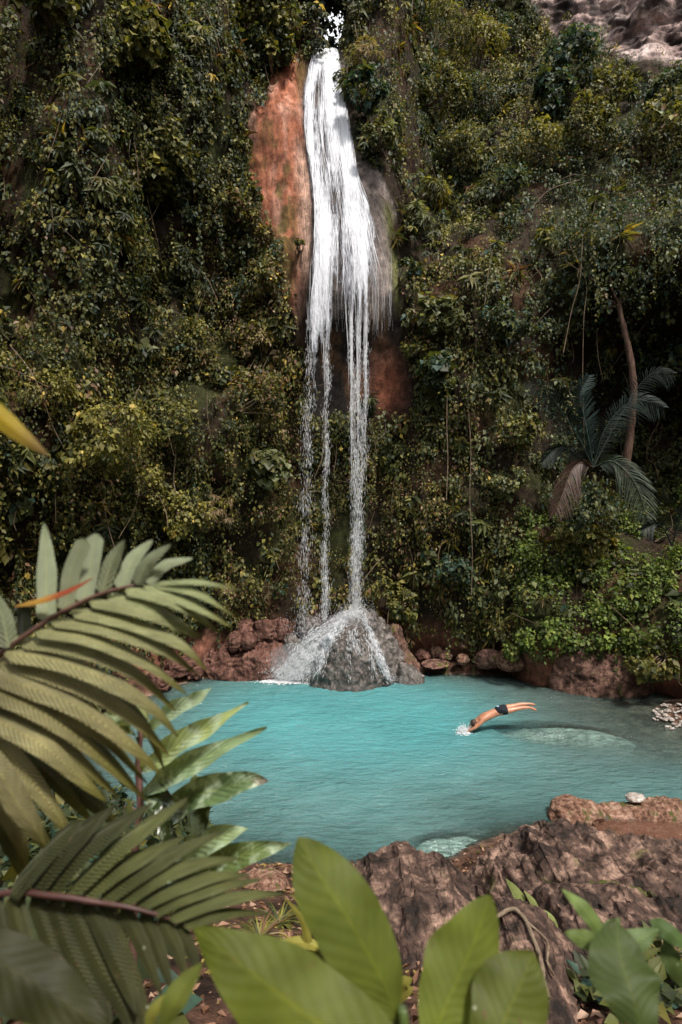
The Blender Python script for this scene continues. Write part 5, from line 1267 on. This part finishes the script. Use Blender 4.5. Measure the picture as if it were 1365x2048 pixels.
def gpt(a, b):
    yy_ = np.linspace(1.2, 11, 500); zz_ = CZ - (b - CY) * yy_ / F; xx_ = (a - CX) * yy_ / F; k_ = np.argmax(zz_ < ground_h(xx_, yy_)); return xx_[k_], yy_[k_]
for i, (a, b, lb) in enumerate([(560, 1850, 'tuft of thin grass behind the tall broad leaf'), (520, 1880, 'grass tuft under the tip of the lower frond'), (610, 1830, 'dry grass tuft on the bank beyond the tall broad leaf'), (480, 1930, 'short grass tuft between lower frond and broad leaf'),
                                (1000, 1990, 'mossy grass tuft between the boulders'), (1330, 1950, 'thin grass tuft at the lower right edge'), (640, 1800, 'wispy grass tuft close to the water edge')]):
    x, y = gpt(a, b); herb(x, y, 60, .42, 'brownish' if i % 2 else 'vinegreen', lb, 'grass', name='grass_tuft', cat='grass tuft')
# leaf litter and stones over the near bank: uncountable, one object
n = 9000; x = rng.uniform(-7, 7, n); y = rng.uniform(1.2, 12, n); z = ground_h(x, y); ok = (z > .05); x, y, z = x[ok], y[ok], z[ok]; n = len(x)
d = norm(np.stack([rng.normal(size=n), rng.normal(size=n), rng.normal(0, .25, n)], -1)); nn = norm(np.stack([rng.normal(0, .4, n), rng.normal(0, .4, n), np.ones(n)], -1))
pc = np.array([(.20, .10, .06), (.32, .18, .12), (.10, .05, .03), (.42, .28, .20), (.26, .19, .06), (.06, .035, .025)])[rng.integers(0, 6, n)]
L_ = rng.uniform(.04, .14, n)
v, f, c = leaf_arrays(np.stack([x, y, z + rng.uniform(.005, .03, n)], -1), d, nn, L_, L_ * rng.uniform(.15, .3, n), pc, .3, .35)
tag(mesh('leaf_litter', v, f, M_leaf, colr=c), 'fallen brown leaves and twigs scattered over the near bank', kind='stuff')
n = 1500; x = rng.uniform(-7, 7, n); y = rng.uniform(1.2, 12.5, n); z = ground_h(x, y); u, fi = ico(1); sc = rng.uniform(.01, .05, n)
v = (u[None] * (1 + .25 * rng.normal(size=(n, len(u), 1)) * .5) * sc[:, None, None] * np.array([1, 1, .7]) + np.stack([x, y, z], -1)[:, None]).reshape(-1, 3)
f = (fi[None] + (np.arange(n) * len(u))[:, None, None]).reshape(-1, 3)
tag(mesh('gravel', v, f, M_rock_ledge), 'small reddish gravel on the near bank', kind='stuff')
# creeper leaves growing over the big boulder and the far bank
m = MB()
bvb = obj_bvh([bb])
pc = []
for i in range(900):
    a = rng.uniform(1150, 1310); b = rng.uniform(1255, 1330)
    if b > 1268 + (a - 1120) * .28 + 12 * rng.normal(): continue
    loc, nn_, ii, dd = bvb.ray_cast(Vector((0, 0, CZ)), Vector(((a - CX) / F, 1, -(b - CY) / F)).normalized())
    if loc is None: continue
    nv = np.array(nn_); nv = nv if nv[1] < 0 or nv[2] > 0 else -nv
    pc.append((np.array(loc) + nv * .03, nv))
if pc:
    P_ = np.array([a for a, b in pc]); N_ = np.array([b for a, b in pc])
    v, f, c = clumps(P_, N_, np.full(len(P_), .09), 5, 'olive', L=.12, asp=.34)
    tag(mesh('creeper_foliage', v, f, M_leaf, colr=c), 'low creeper leaves on top of the big overhanging boulder', kind='stuff')

# dark undergrowth on the left bank, under and behind the fronds
n = 620; x = rng.uniform(-9.5, -.9, n); y = rng.uniform(2.0, 20, n)
okk = (x < -.62 * y * .32 - .6) & (sdpoly(x, y, POOL) < -.15); x, y = x[okk], y[okk]; z = ground_h(x, y); n = len(x)
P_ = np.stack([x, y, z + .15 + rng.uniform(0, .35, n)], -1); N_ = np.tile(norm(arr(.2, -.4, .9)), (n, 1))
for pal, k_, L_, mode in (('dark', 60, .17, 'ovate'), ('cool', 36, .24, 'ovate')):
    pass
m = MB(); h_ = rng.uniform(0, 1, n) < .5
m.add(*clumps(P_[h_], N_[h_], np.full(h_.sum(), .42), 60, 'dark', L=.16, asp=.34, down=.3)); m.add(*clumps(P_[~h_], N_[~h_], np.full((~h_).sum(), .45), 40, 'dark', L=.24, asp=.22, down=.2))
tag(m.build('undergrowth', M_leaf), 'dark low undergrowth on the left bank behind the fronds', kind='stuff')
# unseen hillside added behind and beside the viewer to block low skylight
hx = np.linspace(-75, 75, 160); hy = np.linspace(-75, 6, 90); HX, HY = np.meshgrid(hx, hy, indexing='ij')
rad = np.hypot(HX, HY - 6) ; HZ = 4.0 + 22 * sstep(11, 34, rad) + 1.5 * fbm(np.stack([HX, HY, 0 * HX], -1) * .15, 3, 201) * sstep(9, 15, rad) - 3 * sstep(13, 8, rad)
hv = np.stack([HX, HY, HZ], -1).reshape(-1, 3)
tag(mesh('shading_hills', hv, grid_faces(160, 90), M_ground, colr=np.tile(np.array([.035, .045, .018]), (len(hv), 1))), kind='structure')
# ------------------------------------------------------------------ the diving man
def skin_obj(name, chains, mat, parent, sub=2):
    """chains: list of (points, radii); the first point of a chain that coincides with an earlier point is welded to it"""
    vs = []; rs = []; es = []
    def vid(p, r):
        for i, q in enumerate(vs):
            if np.linalg.norm(np.array(q) - p) < 1e-4: return i
        vs.append(tuple(p)); rs.append(r); return len(vs) - 1
    for pts, rad in chains:
        prev = None
        for p, r in zip(pts, rad):
            i = vid(np.array(p, float), r)
            if prev is not None and i != prev: es.append((prev, i))
            prev = i
    me = bpy.data.meshes.new(name); off = parent_loc(parent)
    me.from_pydata([tuple(np.array(v) - off) for v in vs], es, [])
    o = bpy.data.objects.new(name, me); col.objects.link(o); o.parent = parent
    md = o.modifiers.new('skin', 'SKIN'); md.use_smooth_shade = True; md.branch_smoothing = .4
    sv = me.skin_vertices[0].data
    for i, r in enumerate(rs):
        rr = r if hasattr(r, '__len__') else (r, r); sv[i].radius = rr; sv[i].use_root = (i == 0)
    ms = o.modifiers.new('sub', 'SUBSURF'); ms.levels = sub; ms.render_levels = sub
    me.materials.append(mat); return o
def plain(name, c, rough=.5, spec=.4, nsc=12, var=.15, bd=.0):
    m, nt, out = newmat(name); n = noise(nt, nsc, 4, .6, objc(nt))
    cc = mixc(nt, 1.0, c, ramp(nt, n, [(.3, 1 - var), (.7, 1 + var)]), 'MULTIPLY')
    nt.links.new(prin(nt, cc, rough, spec, bump(nt, n, bd) if bd else None), out.inputs[0]); return m
M_skin = plain('skin', (.43, .195, .115), .35, .5, 9, .3); M_hair = plain('dark_hair', (.045, .022, .015), .5, .4, 60, .4, .01); M_short = plain('swim_shorts', (.012, .016, .022), .8, .2, 20, .2, .01)
M_patch = plain('shorts_label', (.35, .45, .6), .6, .3)
man = tag(empty('person', W(1003, 1419, 16.5)), 'shirtless man in dark swim shorts diving arms first into the pool', 'person')
s = 16.5 / F
H0 = W(932, 1461, 16.5)            # fingertips touching the water
def D(px, py, off=0.): return W(px, py, 16.5) + np.array([0, off, 0])
pel = D(1003, 1420); w1 = D(992, 1424.5); ch = D(976, 1431.5); sh_ = D(964, 1438); nk = D(957.5, 1441); hd0 = D(952.5, 1445); hd = D(946.5, 1450.5)
ch1 = [([pel, w1, ch, sh_, nk, hd0, hd], [(.13, .15), (.13, .14), (.165, .155), (.15, .135), (.068, .066), (.082, .085), (.072, .078)])]
for sg, dy in ((-1, -.15), (1, .15)):
    sj = D(963, 1438.5, dy); el = D(948.5, 1451.5, dy * 1.05 ); wr = D(937, 1460, dy * .45); pm_ = D(934.2, 1462.2, dy * .35)
    ch1.append(([sh_, sj, el, wr, pm_], [(.15, .135), .074, .052, .034, (.038, .020)]))
    for k in range(4):
        a = pm_ + np.array([-.012, (k - 1.5) * .017, -.008]); L = [.060, .072, .068, .052][k]
        ch1.append(([pm_, a, a + np.array([-.7, .0, -.6]) * L, a + np.array([-.7, 0, -.9]) * L * 1.6], [(.038, .020), .010, .009, .007]))
    ch1.append(([pm_, pm_ + np.array([.008, -sg * -.034, -.012]), pm_ + np.array([-.02, -sg * -.048, -.045])], [(.038, .020), .011, .009]))
    hp = D(1005, 1420.5 + (1.0 if sg < 0 else -1.0), sg * .085); kn = D(1035, 1415.5 if sg < 0 else 1412.5, sg * .07); an = D(1057, 1413.5 if sg < 0 else 1409, sg * .06)
    heel = an + np.array([.035, 0, .012]); ball = D(1066.5, 1416.5 if sg < 0 else 1410, sg * .06); toe = D(1072, 1420 if sg < 0 else 1412, sg * .06)
    calf = (kn * .62 + an * .38) + np.array([0, 0, .012])
    ch1.append(([pel, hp, (hp + kn) / 2, kn, calf, an, ball, toe], [(.125, .13), .095, .092, .062, .068, .038, (.030, .042), (.016, .036)]))
body = skin_obj('body', ch1, M_skin, man)
# shorts follow hips and upper thighs
q = [([D(990.5, 1424.5), pel + np.array([-.05, 0, .0]), pel + np.array([.05, 0, 0.01])], [(.145, .165), (.16, .18), (.15, .165)])]
for sg in (-1, 1):
    hp = D(1006, 1420.5 + (1.5 if sg < 0 else -1.0), sg * .085); e_ = D(1017.5, 1418.5 if sg < 0 else 1415.5, sg * .085)
    q.append(([pel + np.array([.05, 0, 0.01]), hp + np.array([.03, 0, 0]), e_], [(.15, .165), .125, .122]))
shorts = skin_obj('swim_shorts', q, M_short, man)
# hair cap over the back of the head
u, f = ico(4); hc = (hd0 + hd) / 2 + np.array([.0, 0, .012]); ax = norm(hd - hd0)
v = u * np.array([.112, .095, .108]) * (1 + .10 * fbm(u * 4, 3, 5)[:, None]) ; v = v + np.array([-.012, 0, .018])
hair = mesh('hair', v + hc, f, M_hair, man)
m = MB()
u3, f3 = ico(3)
face_dir = norm(np.array([-.25, 0, -.95]) )
fc = hd + np.array([.02, 0, -.055])
# face: brow, nose, mouth, ears, on the underside of the head that looks at the water
for c_, sz in [((.0, 0, -.03), (.018, .014, .026)), ((.055, 0, -.02), (.014, .028, .010)), ((-.04, .033, -.005), (.022, .02, .012)), ((-.04, -.033, -.005), (.022, .02, .012))]:
    m.add(u3 * np.array(sz) + fc + np.array(c_), f3)
for sg in (-1, 1): m.add(u3 * np.array([.028, .010, .018]) + hd0 + np.array([-.03, sg * .092, -.02]), f3)
m.build('face', M_skin, man)
v = u3 * np.array([.035, .05, .012]) + D(995.5, 1411.8, -.03); mesh('shorts_badge', v, f3, M_patch, shorts)
# splash where the hands enter
sp = tag(empty('splash', W(926, 1464, 16.5)), 'small splash where the diving hands touch the water', 'splash')
n = 700; a = np.abs(rng.normal(0, 1, n)); ang = rng.uniform(-1.25, 1.0, n)
px = 927 + np.sin(ang) * a * 7 + rng.normal(0, 2.5, n); py = 1465 - np.abs(np.cos(ang)) * a * 7 + rng.uniform(-1, 2, n)
v, f = drops(px, py, 16.5 + rng.normal(0, .10, n), rng.uniform(.012, .06, n), rng.uniform(.006, .018, n), None, '')
mesh('spray', v, f, M_spray, sp)
mb = MB(); foam(W(927, 1466, 16.45)[0], 16.4, .13, .08, 90, .035, .02); mb.build('foam', M_foam, sp)
# foam where ripples cross the slab
mb = MB(); foam(6.2, 16.2, .5, .14, 60, .013, .012); foam(2.0, 10.7, .3, .1, 24, .012, .012); tag(mb.build('foam', M_foam), 'thin broken foam over the shallow slab', kind='stuff')
# ------------------------------------------------------------------ camera, light, sky
cam_d = bpy.data.cameras.new('camera'); cam = bpy.data.objects.new('camera', cam_d); col.objects.link(cam)
cam.location = (0, 0, CZ); cam.rotation_euler = (R_(90), 0, 0)
cam_d.sensor_fit = 'VERTICAL'; cam_d.sensor_height = 36; cam_d.lens = F / 2048 * 36
cam_d.clip_start = .05; cam_d.clip_end = 500
cam_d.dof.use_dof = True; cam_d.dof.focus_distance = 17; cam_d.dof.aperture_fstop = 3.0
scn.camera = cam
EL, AZ = 58, 148      # sun elevation; azimuth clockwise from +Y: behind the viewer's right shoulder
sd = bpy.data.lights.new('sun', 'SUN'); so = bpy.data.objects.new('sun', sd); col.objects.link(so)
sd.energy = 3.2; sd.angle = R_(6.0); sd.color = (1, .95, .88)
dirv = Vector((math.sin(R_(AZ)) * math.cos(R_(EL)), math.cos(R_(AZ)) * math.cos(R_(EL)), math.sin(R_(EL))))
so.rotation_euler = (-dirv).to_track_quat('-Z', 'Y').to_euler()
w = bpy.data.worlds.new('World'); scn.world = w; w.use_nodes = True
nt = w.node_tree; nt.nodes.clear()
sky = nt.nodes.new('ShaderNodeTexSky'); sky.sky_type = 'NISHITA'; sky.sun_disc = False
sky.sun_elevation = R_(EL); sky.sun_rotation = R_(AZ); sky.dust_density = 6; sky.ozone_density = .6; sky.air_density = 1
bg = nt.nodes.new('ShaderNodeBackground'); bg.inputs[1].default_value = .12
wo = nt.nodes.new('ShaderNodeOutputWorld'); tc = nt.nodes.new('ShaderNodeTexCoord'); cl_ = ramp(nt, noise(nt, 2.2, 5, .6, tc.outputs['Generated']), [(.34, .35), (.6, .95)])
nt.links.new(mixc(nt, cl_, sky.outputs[0], (8, 8.2, 8.6)), bg.inputs[0]); nt.links.new(bg.outputs[0], wo.inputs[0])
scn.view_settings.view_transform = 'Standard'; scn.view_settings.look = 'None'; scn.view_settings.gamma = 1
scn.view_settings.exposure = .75
scn.view_settings.use_white_balance = True; scn.view_settings.white_balance_temperature = 6600
scn.cycles.max_bounces = 6; scn.cycles.diffuse_bounces = 3; scn.cycles.glossy_bounces = 2; scn.cycles.transmission_bounces = 3
scn.cycles.transparent_max_bounces = 12; scn.cycles.use_denoising = True
scn.cycles.sample_clamp_indirect = 4
scn.cycles.use_adaptive_sampling = True
